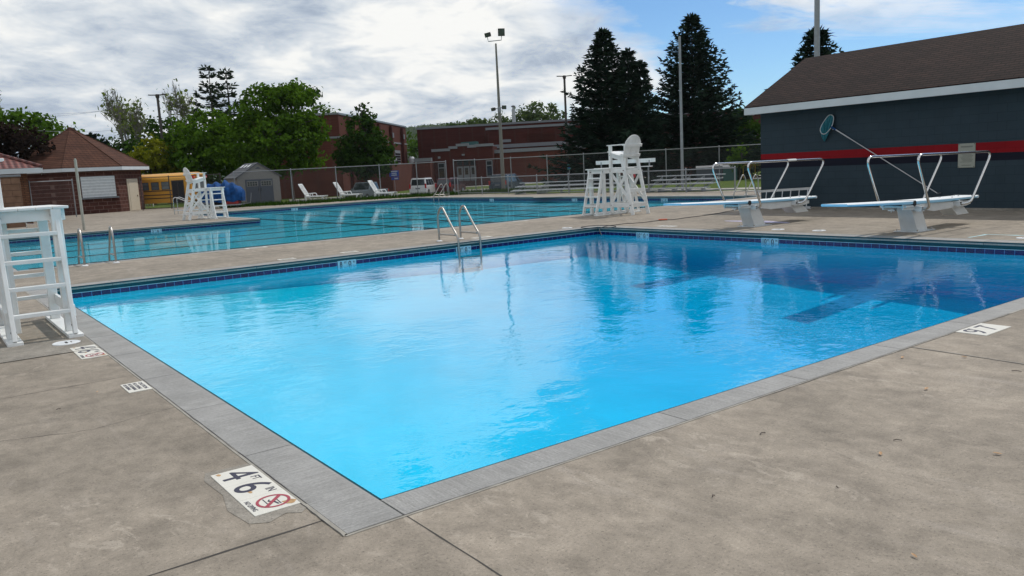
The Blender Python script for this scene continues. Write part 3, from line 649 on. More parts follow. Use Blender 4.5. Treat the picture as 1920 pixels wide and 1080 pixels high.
glyph(t, 'CAUTION', .035, .14, .038, sx=1.5, bold=.0012); glyph(t, 'NO DIVING', .03, .098, .038, sx=1.25, bold=.001); glyph(t, 'NO RUNNING', .03, .06, .036, sx=1.1, bold=.001); glyph(t, 'OR PUSHING', .03, .024, .034, sx=1.1, bold=.001)
# small pale deck tiles and markers seen edge-on farther off
for (x, y, lx, ly, lab) in ((4.75, 16.0, .52, .22, 'long white deck tile at the edge of the lap pool, left of centre'), (4.22, 12.42, .34, .20, 'small white deck tile between the pools, left of the ladder'),
      (5.62, 12.42, .36, .22, 'white deck tile just left of the steel pool ladder'), (-.9, 14.9, .5, .4, 'white deck tile seen between the rungs of the near lifeguard chair'),
      (13.0, 16.1, .5, .2, 'white deck tile beside the lap pool in front of the centre lifeguard chair'), (9.0, 12.4, .5, .22, 'white deck tile just right of the steel pool ladder'),
      (13.05, 9.9, .22, .5, 'white deck tile in front of the left diving board')):
    t = thing('deck_tile', lab, 'deck tile', (x, y, 0)); mb = MB(); mb.b2((0, 0, -.004), (lx, ly, .006)); mb.build('tile_plate', M['marker'], t, bevel=.001)
    mb = MB()
    for k in range(3): mb.b2((lx*.15, ly*(.2+.25*k), .0065), (lx*.85, ly*(.3+.25*k), .0072))
    mb.build('lettering', M['ink_grey'], t)
# 10 FT 0 IN markers in the tile band
def band_marker(p, xdir, label, a, b='0', s=1):
    ang = math.atan2(xdir[1], xdir[0]); t = thing('depth_marker', label, 'depth marker', p, ang, 'depth marker tiles in the pool edge')
    mb = MB(); mb.b2((-.205*s, -.006, -.075), (-.004, .02, .07)); mb.b2((.004, -.006, -.075), (.205*s, .02, .07)); mb.build('tile_plate', M['ledge_tile'], t)
    F = lambda x, z: frame((x, -.0065, z), TX, TZ)
    text('lettering', a, .135, M['ink'], t, F(-.135, -.005), bold=.003, sx=.85); text('lettering', 'FT', .06, M['ink'], t, F(-.04, .02), bold=.001, sx=.8)
    text('lettering', b, .135, M['ink'], t, F(.065, -.005), bold=.003); text('lettering', 'IN', .06, M['ink'], t, F(.16, .02), bold=.001, sx=.8)
zz = -.172
band_marker((A1-.016, 10.35, zz), (0, -1), 'pale tile reading 10 FT 0 IN in the tile band by the far pool corner', '10')
band_marker((A1-.016, 6.72, zz), (0, -1), 'pale tile reading 10 FT 0 IN in the tile band below the left diving board', '10')
band_marker((8.35, B1-.016, zz), (1, 0), 'pale tile reading 10 FT 0 IN in the tile band behind the pool ladder', '10')
band_marker((5.45, B1-.016, zz), (1, 0), 'pale tile reading 8 FT 0 IN in the tile band, left of the pool ladder', '8')
zz = -.172
band_marker((6.35, BY1-.016, zz), (1, 0), 'pale depth tile in the tile band below the far left lifeguard chair', '3', '6')
for (y, l) in ((35.6, 'far pale depth tile below the light pole'), (28.2, 'far pale depth tile left of the centre lifeguard chair'), (22.0, 'far pale depth tile right of the centre lifeguard chair')):
    band_marker((BX2-.016, y, zz), (0, -1), l, '5')
band_marker((17.2, BY2-.016, zz), (1, 0), 'far pale depth tile below the leftmost lounger', '3')
# round lids
def lid(x, y, label, r=.135):
    t = thing('deck_drain', label, 'drain', (x, y, 0), 0, 'round white lids in the deck'); mb = MB(); mb.lathe([(r, .0), (r, .008), (r*.95, .011), (r*.93, .008), (r*.2, .009), (.001, .009)], 32); mb.build('lid_plate', M['disk'], t, smooth=True)
    mb = MB(); mb.b2((-.012, -.05, .0092), (.012, .05, .011)); mb.b2((.04, -.03, .0092), (.052, .03, .011)); mb.build('lift_slot', M['bolt'], t)
lid(-.53, 6.16, 'round white lid in the grey patch beside the near lifeguard chair')
lid(13.3, 6.1, 'round white lid on the deck between the two diving stands'); lid(13.25, 7.05, 'round white lid on the deck below the left diving stand'); lid(13.2, 2.2, 'round white lid near the aqua line, far right'); lid(11.9, 12.45, 'round white lid by the far pool corner under the cable')
# aqua line and worn paint on the deck at the right
mb = MB(); wob(13.0, 3.02, 13.62, 2.98, .07, mb, z=.002, amp=.001); wob(13.62, 2.98, 13.62, -1.0, .07, mb, z=.002, amp=.001)
tag(mb.build('aqua_line', M['aqua']), kind='structure')
blob('worn_paint', 14.9, 8.75, .25, .9, M['purple'])
# ---- lifeguard chairs.  local +x faces the water, ladders at -y and +y
def guard_chair(label, loc, rz, s=1.0, tdx=0, az=2.13):
    t = thing('lifeguard_chair', label, 'lifeguard chair', loc, rz, 'white lifeguard chairs', s); W = M['white']; bv = .006
    PZ = 1.45
    mb = MB()   # skids
    for x in (.05, .63):
        m_ = MB(); m_.b2((x-.075, -.97, 0), (x+.075, .97, .04)); m_.build('skid', W, t, bevel=bv)
    for sgn in (-1, 1):
        for x in (.05, .63):    # ladder rails and platform posts
            m_ = MB(); m_.beam((x, sgn*.93, .04), (x, sgn*.60, PZ-.04), .045, .095, side=(0, 1, 0)); m_.build('ladder_rail', W, t, bevel=bv)
            m_ = MB(); m_.b2((x-.05 if x < .3 else x-.055, sgn*.60-.075, .04), (x+.05, sgn*.60+.02, PZ-.03)); 
            m_.build('post', W, t, bevel=bv)
            m_ = MB()
            for z, yy in ((.06, .90), (.14, .90)): pass
            m_.tube([(x-.027, sgn*.905, .14), (x+.027, sgn*.905, .14)], .010, 8); m_.tube([(x-.056, sgn*.62, PZ-.10), (x+.056, sgn*.62, PZ-.10)], .013, 8); m_.build('bolt', M['bolt'], t)
        for k in range(4):
            z = .30+.285*k; y = sgn*(.93-.33*(z-.04)/(PZ-.08)); m_ = MB(); m_.b2((.06, y-.045, z-.022), (.62, y+.045, z+.022)); m_.build('rung', W, t, bevel=bv)
        m_ = MB(); m_.b2((0, sgn*.585-.02, PZ-.155), (.68, sgn*.585+.02, PZ-.03)); m_.build('apron', W, t, bevel=bv)
    for x in (-.02, .70):
        m_ = MB(); m_.b2((x-.018, -.63, PZ-.155), (x+.018, .63, PZ-.03)); m_.build('apron', W, t, bevel=bv)
    for x in (0.02, .66):
        m_ = MB(); m_.b2((x-.018, -.80, .22), (x+.018, .80, .35)); m_.build('lower_rail', W, t, bevel=bv)
    for k in range(5):
        m_ = MB(); x0 = -.06+.165*k; m_.b2((x0, -.68, PZ-.03), (x0+.158, .68, PZ)); m_.build('platform_board', W, t, bevel=bv)
    # seat tower behind the platform
    SW = .33
    for sg in (-1, 1):
        y = sg*SW
        m_ = MB(); m_.b2((-.085+tdx, y-.045, .045), (tdx, y+.045, az)); m_.build('front_post', W, t, bevel=bv)
        m_ = MB(); m_.beam((-.95, y, .0), (-.50, y, 1.86), .04, .125, side=(1, 0, 0)); m_.build('rear_leg', W, t, bevel=bv)
        m_ = MB(); m_.beam((-.02, y*.98, 1.86), (-.60, y*.98, 1.70), .04, .13); m_.build('seat_rail', W, t, bevel=bv)
        m_ = MB(); m_.b2((-.70, y-.075, az), (.06+tdx, y+.06, az+.03)); m_.build('armrest', W, t, bevel=bv)
        m_ = MB(); m_.beam((-.9, y, .30), (-.04, y, .30), .036, .13); m_.build('lower_rail', W, t, bevel=bv)
        m_ = MB(); m_.beam((-.62, y, 1.36), (-.04, y, 1.36), .036, .13); m_.build('side_rail', W, t, bevel=bv)
        m_ = MB(); m_.beam((-.84, y*.96, .42), (-.06, y*.96, 1.26), .03, .085); m_.build('brace', W, t, bevel=bv)
        m_ = MB(); m_.beam((-.66, y*.90, 1.26), (-.06, y*.90, .42), .03, .085); m_.build('brace', W, t, bevel=bv)
        m_ = MB()
        for (x, z) in ((-.05, 1.36), (-.05, .3), (-.62, 1.36), (-.87, .3), (-.05, 1.84)): m_.tube([(x, y-.052, z), (x, y+.052, z)], .012, 8)
        m_.build('bolt', M['bolt'], t)
    for x, z, h in ((-.90, .30, .13), (-.64, 1.30, .13), (-.79, .75, .10)):
        m_ = MB(); m_.b2((x-.018, -SW, z-h/2), (x+.018, SW, z+h/2)); m_.build('cross_rail', W, t, bevel=bv)
    for k in range(4):
        a = k*.15; m_ = MB(); m_.beam((-.02-a, -SW-.05, 1.935-a*.276), (-.02-a, SW+.05, 1.935-a*.276), .142, .026, side=(-.27, 0, 1)); m_.build('seat_slat', W, t, bevel=bv)
    # reclined backrest of upright boards with an arched top
    n = 5; w = 2*SW/n; d = Vector((-.30, 0, .95)).normalized(); o = Vector((-.56, 0, 1.76))
    for k in range(n):
        y0 = -SW+w*k+.004; y1 = -SW+w*(k+1)-.004
        def hz(y): return .70 - .85*(y/.33)**2*.16 - .10*(abs(y)/.33)**4
        top = [y0+(y1-y0)*i/4 for i in range(5)]
        poly = [o+Vector((0, y0, 0)), o+Vector((0, y1, 0))] + [o+d*hz(y)+Vector((0, y, 0)) for y in reversed(top)]
        m_ = MB(); m_.prism(poly, Vector((-.95, 0, -.30)).normalized()*.024); m_.build('back_slat', W, t, bevel=.003)
    for z in (.07, .38):
        c = o+d*z+Vector((-.04, 0, -.015)); m_ = MB(); m_.beam(c-Vector((0, SW+.04, 0)), c+Vector((0, SW+.04, 0)), .03, .09, side=d); m_.build('back_batten', W, t, bevel=bv)
    return t
guard_chair('near lifeguard chair with ladder rungs, cut by the left edge', (-1.02, 7.4, 0), 0, 1.0, .17, 1.97)
guard_chair('white lifeguard chair seen from behind in the centre of the deck', (16.3, 15.06, 0), math.pi/2)
guard_chair('small far lifeguard chair standing in front of the yellow bus and blue tarp', (9.55, 35.9, 0), rad(8))
# ---- pool ladders
def ladder(label, loc, rz, wid=.62, h=.80, rear=.68, group='steel pool ladders', st='steel_d'):
    """local +y points away from the water; the edge is at y=0"""
    t = thing('pool_ladder', label, 'pool ladder', loc, rz, group)
    for sx in (-1, 1):
        x = sx*wid/2; r = .0235
        pts = rounded([(x, rear, 0), (x, rear+.0, h*.86), (x, rear-.18, h+.10), (x, .08, .30), (x, -.10, .12), (x, -.10, -.9)], .16, 8)
        m_ = MB(); m_.tube(pts, r, 12); m_.build('handrail', M[st], t, smooth=True)
        m_ = MB(); m_.tube([(x, rear, .17), (x, .02, .17)], r*.85, 10); m_.build('cross_bar', M[st], t, smooth=True)
        m_ = MB(); m_.lathe([(.07, 0), (.07, .012), (.045, .026), (.026, .03)], 20, (x, rear, 0)); m_.build('flange', M['disk'], t, smooth=True)
    for z in (-.35, -.62, -.85):
        m_ = MB(); m_.b2((-wid/2, -.14, z-.015), (wid/2, -.06, z+.015)); m_.build('step', M['steel_d'], t, bevel=.004)
    return t
ladder('polished ladder rails rising from the diving pool beside the 10 FT marker', (8.47, 11.97, 0), 0, .60, .74, .72)
ladder('ladder rails at the left, into the lap pool behind the near lifeguard chair', (1.62, 16.5, 0), math.pi, .62, .70, -.0, group='steel pool ladders') if False else None
t = ladder('twin ladder rails at the left beyond the diving pool, into the lap pool', (1.50, 16.5, 0), math.pi, .62, .74, .62)
ladder('distant ladder rails at the far corner of the lap pool by the white vehicle', (25.9, 41.7, 0), -math.pi/2, .62, .78, .7)
ladder('ladder rails at the far side of the lap pool seen behind the left diving board', (25.9, 17.75, 0), -math.pi/2, .62, .78, .7)
# slope rails of the ramp on the peninsula
def ramprail(label, loc, rz, L=1.5, h=.85):
    t = thing('stair_rail', label, 'handrail', loc, rz, 'steel stair rails')
    for y in (-.28, .28):
        pts = rounded([(0, y, 0), (0, y, h), (.15, y, h+.08), (L, y, .18), (L+.1, y, -.1), (L+.1, y, -.6)], .12, 6)
        m_ = MB(); m_.tube(pts, .024, 10); m_.build('handrail', M['steel'], t, smooth=True)
        m_ = MB(); m_.tube([(0, y, .22), (L, y, .2)], .018, 8); m_.build('cross_bar', M['steel'], t)
    return t
p = gnd(331, 402); ramprail('short pair of steel stair rails left of the far lifeguard chair', (p.x, p.y, 0), rad(-35), 1.9, .9)
p = gnd(61, 428); ramprail('steel stair rails glimpsed through the ladder of the near lifeguard chair', (p.x, p.y, 0), rad(-60), 1.0, .8)
# ---- diving stands and boards
def diving(label, loc, sag=0):
    """local -x points over the water; origin under the pedestal on the deck"""
    t = thing('diving_board_stand', label, 'diving board', loc, 0, 'diving boards on short stands'); S = M['stand']
    # board: rounded slab tapering to the tip
    tip, rear = -2.55, 2.28
    def zt(x): u_ = (x-tip)/(rear-tip); return .70 - .145*u_ + .02*math.sin(u_*3.1)*-1
    n = 26; vs = []; fs = []
    for i in range(n+1):
        x = tip+(rear-tip)*i/n; u_ = i/n
        th = .042+.022*min(1, u_*2.2) if u_ < .7 else .064-.02*(u_-.7)/.3
        z = zt(x); hw = .252; cr = .012
        prof = [(-hw, z-th+cr), (-hw+cr, z-th), (hw-cr, z-th), (hw, z-th+cr), (hw, z-cr), (hw-cr, z), (-hw+cr, z), (-hw, z-cr)]
        vs += [(x, y, zz_) for y, zz_ in prof]
    for i in range(n):
        for k in range(8): fs.append((i*8+k, i*8+(k+1) % 8, (i+1)*8+(k+1) % 8, (i+1)*8+k))
    fs += [tuple(range(7, -1, -1)), tuple(n*8+k for k in range(8))]
    b = MB(); b.add(vs, fs); bo = b.build('board', [M['board_blue'], M['board_white']], t)
    for p_ in bo.data.polygons:
        if p_.normal.z > .5: p_.material_index = 1
    m_ = MB(); m_.tube([(rear, -.25, zt(rear)-.02), (rear, .25, zt(rear)-.02)], .03, 12); m_.build('end_bar', M['board_white'], bo, smooth=True)
    m_ = MB()
    for x, y in ((rear-.12, .18), (rear-.12, -.18), (rear-.32, 0), (rear-.9, .1), (1.35, -.16)): m_.lathe([(.018, 0), (.016, .014), (.001, .018)], 10, (x, y, zt(x)))
    m_.build('board_bolt', M['steel'], bo)
    # side beams from fulcrum to the rear hinge
    for y in (-.19, .19):
        poly = [(-.62, y, .56), (1.95, y, .475), (2.05, y, .475), (2.05, y, .40), (1.86, y, .375), (.55, y, .36), (.10, y, .42), (-.62, y, .46)]
        m_ = MB(); m_.prism([(a, b_-.014, c) for a, b_, c in poly], (0, .028, 0)); m_.build('side_beam', S, t, bevel=.004)
    m_ = MB(); m_.tube([(-.30, -.26, .565), (-.30, .26, .565)], .055, 16); m_.build('fulcrum_roller', M['black'], t, smooth=True)
    m_ = MB(); m_.b2((-.60, -.25, .50), (.10, .25, .535)); m_.build('fulcrum_tray', S, t, bevel=.006)
    # pedestal: a leaning box narrower at the top
    def box8(a, b_, name, mat):
        m_ = MB(); m_.add([*a, *b_], [(0, 3, 2, 1), (4, 5, 6, 7), (0, 1, 5, 4), (1, 2, 6, 5), (2, 3, 7, 6), (3, 0, 4, 7)]); return m_.build(name, mat, t, bevel=.008)
    box8([(-.0, -.16, .012), (.40, -.16, .012), (.40, .16, .012), (-.0, .16, .012)], [(-.22, -.15, .50), (.16, -.15, .47), (.16, .15, .47), (-.22, .15, .50)], 'pedestal', S)
    m_ = MB(); m_.b2((-.12, -.24, 0), (.54, .24, .014)); m_.build('base_plate', S, t, bevel=.003)
    m_ = MB()
    for x in (-.07, .49):
        for y in (-.2, .2): m_.tube([(x, y, .012), (x, y, .05)], .016, 6)
    m_.build('anchor_bolt', M['steel'], t)
    # rear anchor: leaning plate box
    box8([(1.62, -.15, .20), (2.12, -.15, .20), (2.12, .15, .20), (1.62, .15, .20)], [(1.30, -.14, .41), (1.84, -.14, .40), (1.84, .14, .40), (1.30, .14, .41)], 'rear_anchor', S)
    pass
    # bent tube rails
    for y in (-.48, .48):
        pts = rounded([(-.13, y*.42, .452), (-.17, y, .452), (-.72, y, 1.465), (2.30, y, 1.44), (1.42, y, .448), (1.38, y*.42, .448)], .25, 11)
        m_ = MB(); m_.tube(pts, .0245, 14); m_.build('handrail', M['steel'], t, smooth=True)
        for x in (-.13, 1.38):
            m_ = MB(); w0, w1 = sorted((y*.40, y*.68)); m_.b2((x-.06, w0, .405), (x+.06, w1, .42)); m_.b2((x-.06, w0, .488), (x+.06, w1, .50)); m_.b2((x-.055, w0, .42), (x-.045, w1, .488)); m_.b2((x+.045, w0, .42), (x+.055, w1, .488)); m_.tube([(x, y*.6, .37), (x, y*.6, .53)], .010, 6)
            m_.build('rail_clamp', S, t, bevel=.002)
    return t
d1 = diving('left diving board of two, white and pale blue with a tag on its rail', (13.68, 8.13, 0))
m_ = MB(); m_.tube([(.78, -.48, 1.4575), (1.10, -.48, 1.456)], .0275, 12); m_.build('rail_sticker', M['white'], d1, smooth=True)
diving('right diving board of two, nearest the camera, white speckled top', (13.68, 4.42, 0))
# ---- extension cord with plug
cordp = [(11.95, 11.2, -.15), (12.2, 11.5, .01)] + [tuple(gnd(x, y)[:2])+(.012,) for x, y in ((1165, 421), (1185, 419.5), (1205, 418), (1225, 415.5), (1243, 413.3), (1265, 412), (1290, 408.5), (1330, 403.5), (1360, 398), (1385, 393), (1402, 389), (1418, 388))]
def smoothline(pts, k=5):
    P_ = [Vector(p) for p in pts]; out = []
    for i in range(len(P_)-1):
        a, b, c, d = P_[max(i-1, 0)], P_[i], P_[i+1], P_[min(i+2, len(P_)-1)]
        for j in range(k):
            t = j/k; out.append(.5*((2*b)+(-a+c)*t+(2*a-5*b+4*c-d)*t*t+(-a+3*b-3*c+d)*t**3))
    out.append(P_[-1]); return out
t = thing('extension_cord', 'thin black cable snaking over the deck from the far pool corner', 'cable', (0, 0, 0))
mb = MB(); mb.tube(smoothline(cordp), .009, 6); mb.tube([(12.35+.22*math.cos(a*.35)*1.8, 11.75+.5*math.sin(a*.35), .014) for a in range(19)], .009, 6); mb.build('cable', M['cord'], t)
p = gnd(1243, 413.5); mb = MB(); mb.box((p.x, p.y, .03), (.07, .24, .03), rz=.9); mb.build('plug', M['plug'], t, bevel=.012)
# ---- leaves and twigs
def leaf(x, y, label, s=.05, a=0, nm='fallen_leaf', mat='leafb'):
    p = gnd(x, y); mb = MB()
    if nm == 'fallen_leaf':
        pr = [(-1, 0), (-.5, .35), (.1, .42), (.6, .25), (1, 0), (.5, -.30), (-.1, -.38), (-.6, -.25)]; vs = [(s*u_*math.cos(a)-s*w_*math.sin(a), s*u_*math.sin(a)+s*w_*math.cos(a), .006+s*.5*abs(w_)+s*.25*max(0, u_)) for u_, w_ in pr]
        vs = vs+[(v_[0], v_[1], v_[2]-.002) for v_ in vs]; mb.add(vs+[(0, 0, .006)], [(i, (i+1) % 8, 16) for i in range(8)])
    else: mb.tube([(-s*math.cos(a), -s*math.sin(a), .004), (0, .006, .008), (s*math.cos(a), s*math.sin(a), .004)], .0025, 5)
    o = mb.build(nm, M[mat], loc=(p.x, p.y, .001)); tag(o, label, 'leaf' if nm == 'fallen_leaf' else 'twig', 'debris scattered on the near deck')
leaf(1651, 853, 'curled tan leaf on the deck at the right, left of another tan leaf', .022, .5); leaf(1870, 853, 'tan leaf on the deck close to the right edge', .024, 2.2)
leaf(1714, 1045, 'pale yellow leaf scrap near the bottom edge at the right', .017, 1.2); leaf(1737, 731, 'small pale leaf scrap on the deck below the 9 FT 7 IN tile', .026, .1)
leaf(1692, 672, 'small dark leaf scrap by the joint right of the coping', .025, .3); leaf(1808, 671, 'small leaf scrap lying on the pale joint at the right', .025, 2.4)
leaf(1683, 827, 'short dark twig on the deck between the tan leaves and the coping', .022, 2.3, 'fallen_twig', 'twig'); leaf(1430, 814, 'thin dark twig near the middle of the near deck', .025, .0, 'fallen_twig', 'twig')
leaf(1338, 932, 'tiny dark twig on the near deck below the pool edge', .012, .2, 'fallen_twig', 'twig'); leaf(1906, 697, 'small twig on the deck at the far right edge', .03, 1.9, 'fallen_twig', 'twig')
leaf(1570, 915, 'faint twig scrap in the lower right of the deck', .010, 1.0, 'fallen_twig', 'twig'); leaf(183, 736, 'tiny brown leaf crumb on the left deck, left of the small text tile', .014, 1.0); leaf(110, 768, 'tiny dark twig on the left deck', .016, .4, 'fallen_twig', 'twig')
# ---- painted block building at the right
XW = 19.30; YC = 11.93; YR = -14
t = thing('pool_building', 'slate blue block building with a dark shingle roof and red and navy stripes', 'building', (0, 0, 0))
GY = 12.19; EX, EZ = 18.85, 3.04; RX, RZ = 21.99, 4.60; EX2 = 2*RX-EX; XW2 = 2*RX-XW
def wallz(x): return EZ-.13 + (RZ-EZ)*(x-EX)/(RX-EX) if x <= RX else EZ-.13 + (RZ-EZ)*(EX2-x)/(EX2-RX)
mb = MB(); mb.prism([(XW, YR, -.02), (XW, YC, -.02), (XW, YC, wallz(XW)-.1), (XW, YR, wallz(XW)-.1)], (.2, 0, 0))
mb.prism([(XW+.2, YC, -.02), (XW2, YC, -.02), (XW2, YC, wallz(XW2)), (RX, YC, RZ-.15), (XW+.2, YC, wallz(XW+.2))], (0, -.2, 0))
mb.prism([(XW2, YR, -.02), (XW2, YC-.2, -.02), (XW2, YC-.2, 2.9), (XW2, YR, 2.9)], (-.2, 0, 0)); mb.build('wall', M['wallpaint'], t)
mb = MB()
mb.prism([(EX, YR, EZ-.02), (EX, GY, EZ-.02), (RX, GY, RZ-.02), (RX, YR, RZ-.02)], (0, 0, .03)); mb.prism([(RX, YR, RZ-.02), (RX, GY, RZ-.02), (EX2, GY, EZ-.02), (EX2, YR, EZ-.02)], (0, 0, .03)); mb.build('roof', M['shingle'], t)
mb = MB(); mb.b2((EX, YR, EZ-.22), (EX+.03, GY-.002, EZ-.022)); mb.build('fascia', M['fascia'], t)
mb = MB(); mb.prism([(EX+.032, GY-.03, EZ-.22), (EX+.45, GY-.03, EZ-.22), (RX, GY-.03, RZ-.25), (EX2, GY-.03, EZ-.22), (EX2, GY-.03, EZ-.03), (RX, GY-.03, RZ-.025), (EX+.032, GY-.03, EZ-.03)], (0, .028, 0)); mb.build('rake_board', M['fascia'], t)
mb = MB(); mb.b2((EX+.03, YR, EZ-.20), (XW, GY-.032, EZ-.185)); mb.build('soffit', M['fascia'], t)
yA = onplane(1600, 290, 0, XW).y; zA = onplane(1600, 297.6, 0, XW).z; zB = onplane(1500, 299, 0, XW).z; yB = onplane(1500, 299, 0, XW).y
tops = 1.63
def zr(y): return 1.475 if y >= YC else 1.475 + (zB-1.475)*min(1, (YC-y)/(YC-yB)) if y > yB else max(1.365, zB + (1.37-zB)*min(1, (yB-y)/(yB-4.7)))
ys_ = [YC-.002, yB, yA, 6.5, 4.7, YR]; ztop = lambda y: tops
up = [(XW-.003, y, tops) for y in ys_]; dn = [(XW-.003, y, zr(y)) for y in reversed(ys_)]
mb = MB(); mb.add(up+dn, [tuple(range(len(up+dn)))]); mb.build('red_stripe', M['redpaint'], t)
dn2 = [(XW-.003, y, zr(y)) for y in ys_]; bt = [(XW-.003, y, 1.185+.03*(y-4)/8) for y in reversed(ys_)]
mb = MB(); mb.add(dn2+bt, [tuple(range(len(dn2+bt)))]); mb.build('navy_stripe', M['blackpaint'], t)
mb = MB(); mb.b2((XW-.02, YR, 0), (XW-.002, YC, .05)); mb.build('base_trim', M['patch'], t)
# notice on the wall
t = thing('notice_board', 'pale notice board of small print screwed to the striped wall', 'sign', (XW-.004, 5.92, 0))
mb = MB(); mb.b2((-.022, -.20, 1.04), (0, .20, 1.63)); mb.build('sign_panel', M['plaque'], t, bevel=.003)
mb = MB()
for z, w_ in ((1.55, .14),): mb.b2((-.024, -w_, z-.018), (-.0225, w_, z+.018))
for k in range(9): mb.b2((-.024, -.15+.012*(k % 3), 1.42-.03*k-.006), (-.0225, .15-.02*(k % 4), 1.42-.03*k+.006))
mb.b2((-.024, -.11, 1.09), (-.0225, .11, 1.105)); mb.build('print_lines', M['plaque_txt'], t)
mb = MB()
for y in (-.18, .18):
    for z in (1.06, 1.61): mb.lathe([(.008, 0), (.006, .004)], 8, (0, 0, 0)) if False else mb.box((-.024, y, z), (.006, .016, .016))
mb.build('screw', M['bolt'], t)
# skimmer net on its pole leaning along the wall
t = thing('skimmer_net', 'teal leaf net on a long pole hung slantwise on the slate wall', 'pool net', (0, 0, 0))
J = onplane(1562, 240, 0, XW-.10); E_ = onplane(1757, 362, 0, XW-.18)
mb = MB(); mb.tube([J, J+(E_-J)*.18], .017, 10); mb.tube([J+(E_-J)*.18, E_], .0125, 10); mb.build('pole', M['alu'], t, smooth=True)
mb = MB(); mb.tube([J+(J-E_).normalized()*.07, J+(E_-J).normalized()*.10], .026, 8); mb.build('net_handle', M['blue'], t)
hoopc = [onplane(x, y, 0, XW-.10) for x, y in ((1558, 240), (1549, 250), (1542, 251), (1538, 245), (1540, 236), (1546, 226), (1553, 217), (1559, 215.5), (1563, 220), (1562, 230))]
loop = smoothline(hoopc+[hoopc[0]], 5); mb = MB(); mb.tube(loop, .012, 8); mb.build('hoop', M['alu'], t, smooth=True)
cen = sum((Vector(p) for p in hoopc), Vector())/len(hoopc); tipn = onplane(1546, 266, 0, XW-.06); mb = MB()
ring_ = [Vector(p) for p in loop[:-1]]; n = len(ring_); vs = list(ring_); L2 = []
for s_ in (.35, .7): L2 += [p.lerp(tipn, s_)+Vector((.03*math.sin(i*1.3), .012*math.sin(i*2.1), 0)) for i, p in enumerate(ring_)]
vs += L2+[tipn]; fs = [(i, (i+1) % n, n+(i+1) % n, n+i) for i in range(n)]+[(n+i, n+(i+1) % n, 2*n+(i+1) % n, 2*n+i) for i in range(n)]+[(2*n+i, 2*n+(i+1) % n, 3*n) for i in range(n)]
mb.add(vs, fs); mb.build('net_bag', M['net'], t, smooth=True)
mb = MB(); mb.b2((XW-.17, E_.y-.02, E_.z-.02), (XW-.002, E_.y+.02, E_.z+.0)); mb.b2((XW-.10, J.y-.02, J.z-.05), (XW-.002, J.y+.02, J.z-.03)); mb.build('wall_hook', M['galv'], t)
# ladder lying on its side at the foot of the wall
t = thing('folded_ladder', 'metal ladder lying on its edge along the foot of the slate wall', 'ladder', (0, 0, 0))
a0, a1 = Vector((18.96, 11.9, .52)), Vector((18.96, 9.95, .60)); b0_, b1_ = Vector((18.88, 11.9, .06)), Vector((18.88, 9.95, .06))
for p_, q_ in ((a0, a1), (b0_, b1_)): mb = MB(); mb.beam(p_, q_, .03, .07); mb.build('side_rail', M['alu'], t)
mb = MB()
for k in range(7): s_ = (k+.5)/7; mb.tube([a0.lerp(a1, s_), b0_.lerp(b1_, s_)], .015, 6)
mb.build('rung', M['alu'], t)
# ================================================================== BACKGROUND
def zat(x, y, D): return 1.6 + (hor(x)-y)*D/1516
# ---- trees
def leaf_cloud(blobs, leaf, mat, name, parent, org, flat=.0, per=24, dens=1.0, clump=.42, stretch=1.0, droop=0):
    Vs = []
    for (c, r) in blobs:
        c = np.array(c); r = np.array(r); area = 4*math.pi*((r[0]*r[1])**1.6/3+(r[0]*r[2])**1.6/3+(r[1]*r[2])**1.6/3)**(1/1.6)
        nc = max(8, int(area*dens/(clump*clump*3.2)))
        d = RNG.normal(size=(nc, 3)); d /= np.linalg.norm(d, axis=1)[:, None]
        rr = np.where(RNG.random(nc) < .72, RNG.uniform(.80, 1.06, nc), RNG.uniform(.35, .85, nc))[:, None]
        # lumpy outline
        ph = RNG.uniform(0, 6.28, 6); lump = 1+.10*np.sin(d[:, :1]*5+ph[0])*np.sin(d[:, 1:2]*5+ph[1])+.09*np.sin(d[:, 2:]*8+ph[2])+.06*np.sin(d[:, :1]*13+ph[3])
        cc = c+d*r*rr*lump
        n = nc*per; ci = np.repeat(np.arange(nc), per)
        sz = RNG.uniform(.55, 1.45, nc)[ci][:, None]
        p = cc[ci]+RNG.normal(size=(n, 3))*clump*.48*sz*np.array([1, 1, .8])
        nrm = d[ci]*.6+RNG.normal(size=(n, 3))*.6; nrm[:, 2] += .35; nrm /= np.linalg.norm(nrm, axis=1)[:, None]
        t = np.cross(nrm, RNG.normal(size=(n, 3))); t /= np.linalg.norm(t, axis=1)[:, None]; b = np.cross(nrm, t)
        s1 = (leaf*RNG.uniform(.6, 1.35, n))[:, None]; s2 = s1*.62
        Vs.append(np.stack([p-t*s1, p-b*s2+nrm*s1*.1, p+t*s1, p+b*s2+nrm*s1*.1], 1).reshape(-1, 3))
    V = np.concatenate(Vs)-np.array(org); F = np.arange(len(V)).reshape(-1, 4)
    return raw_mesh(name, V, F, mat, parent)
def limbs(mb, base_, top, r0, ends, r1=.05):
    b = Vector(base_); t = Vector(top); pts = [b+(t-b)*(i/5)+Vector((random.gauss(0, .06), random.gauss(0, .06), 0))*(i > 0) for i in range(6)]
    mb.tube(pts, [r0*(1-.14*i) for i in range(6)], 8)
    for e in ends:
        s_ = pts[random.randint(2, 4)]; e = Vector(e); m_ = s_.lerp(e, .5)+Vector((0, 0, .12*(e-s_).length)); mb.tube([s_, m_, e], [r0*.42, r0*.25, r1], 6)
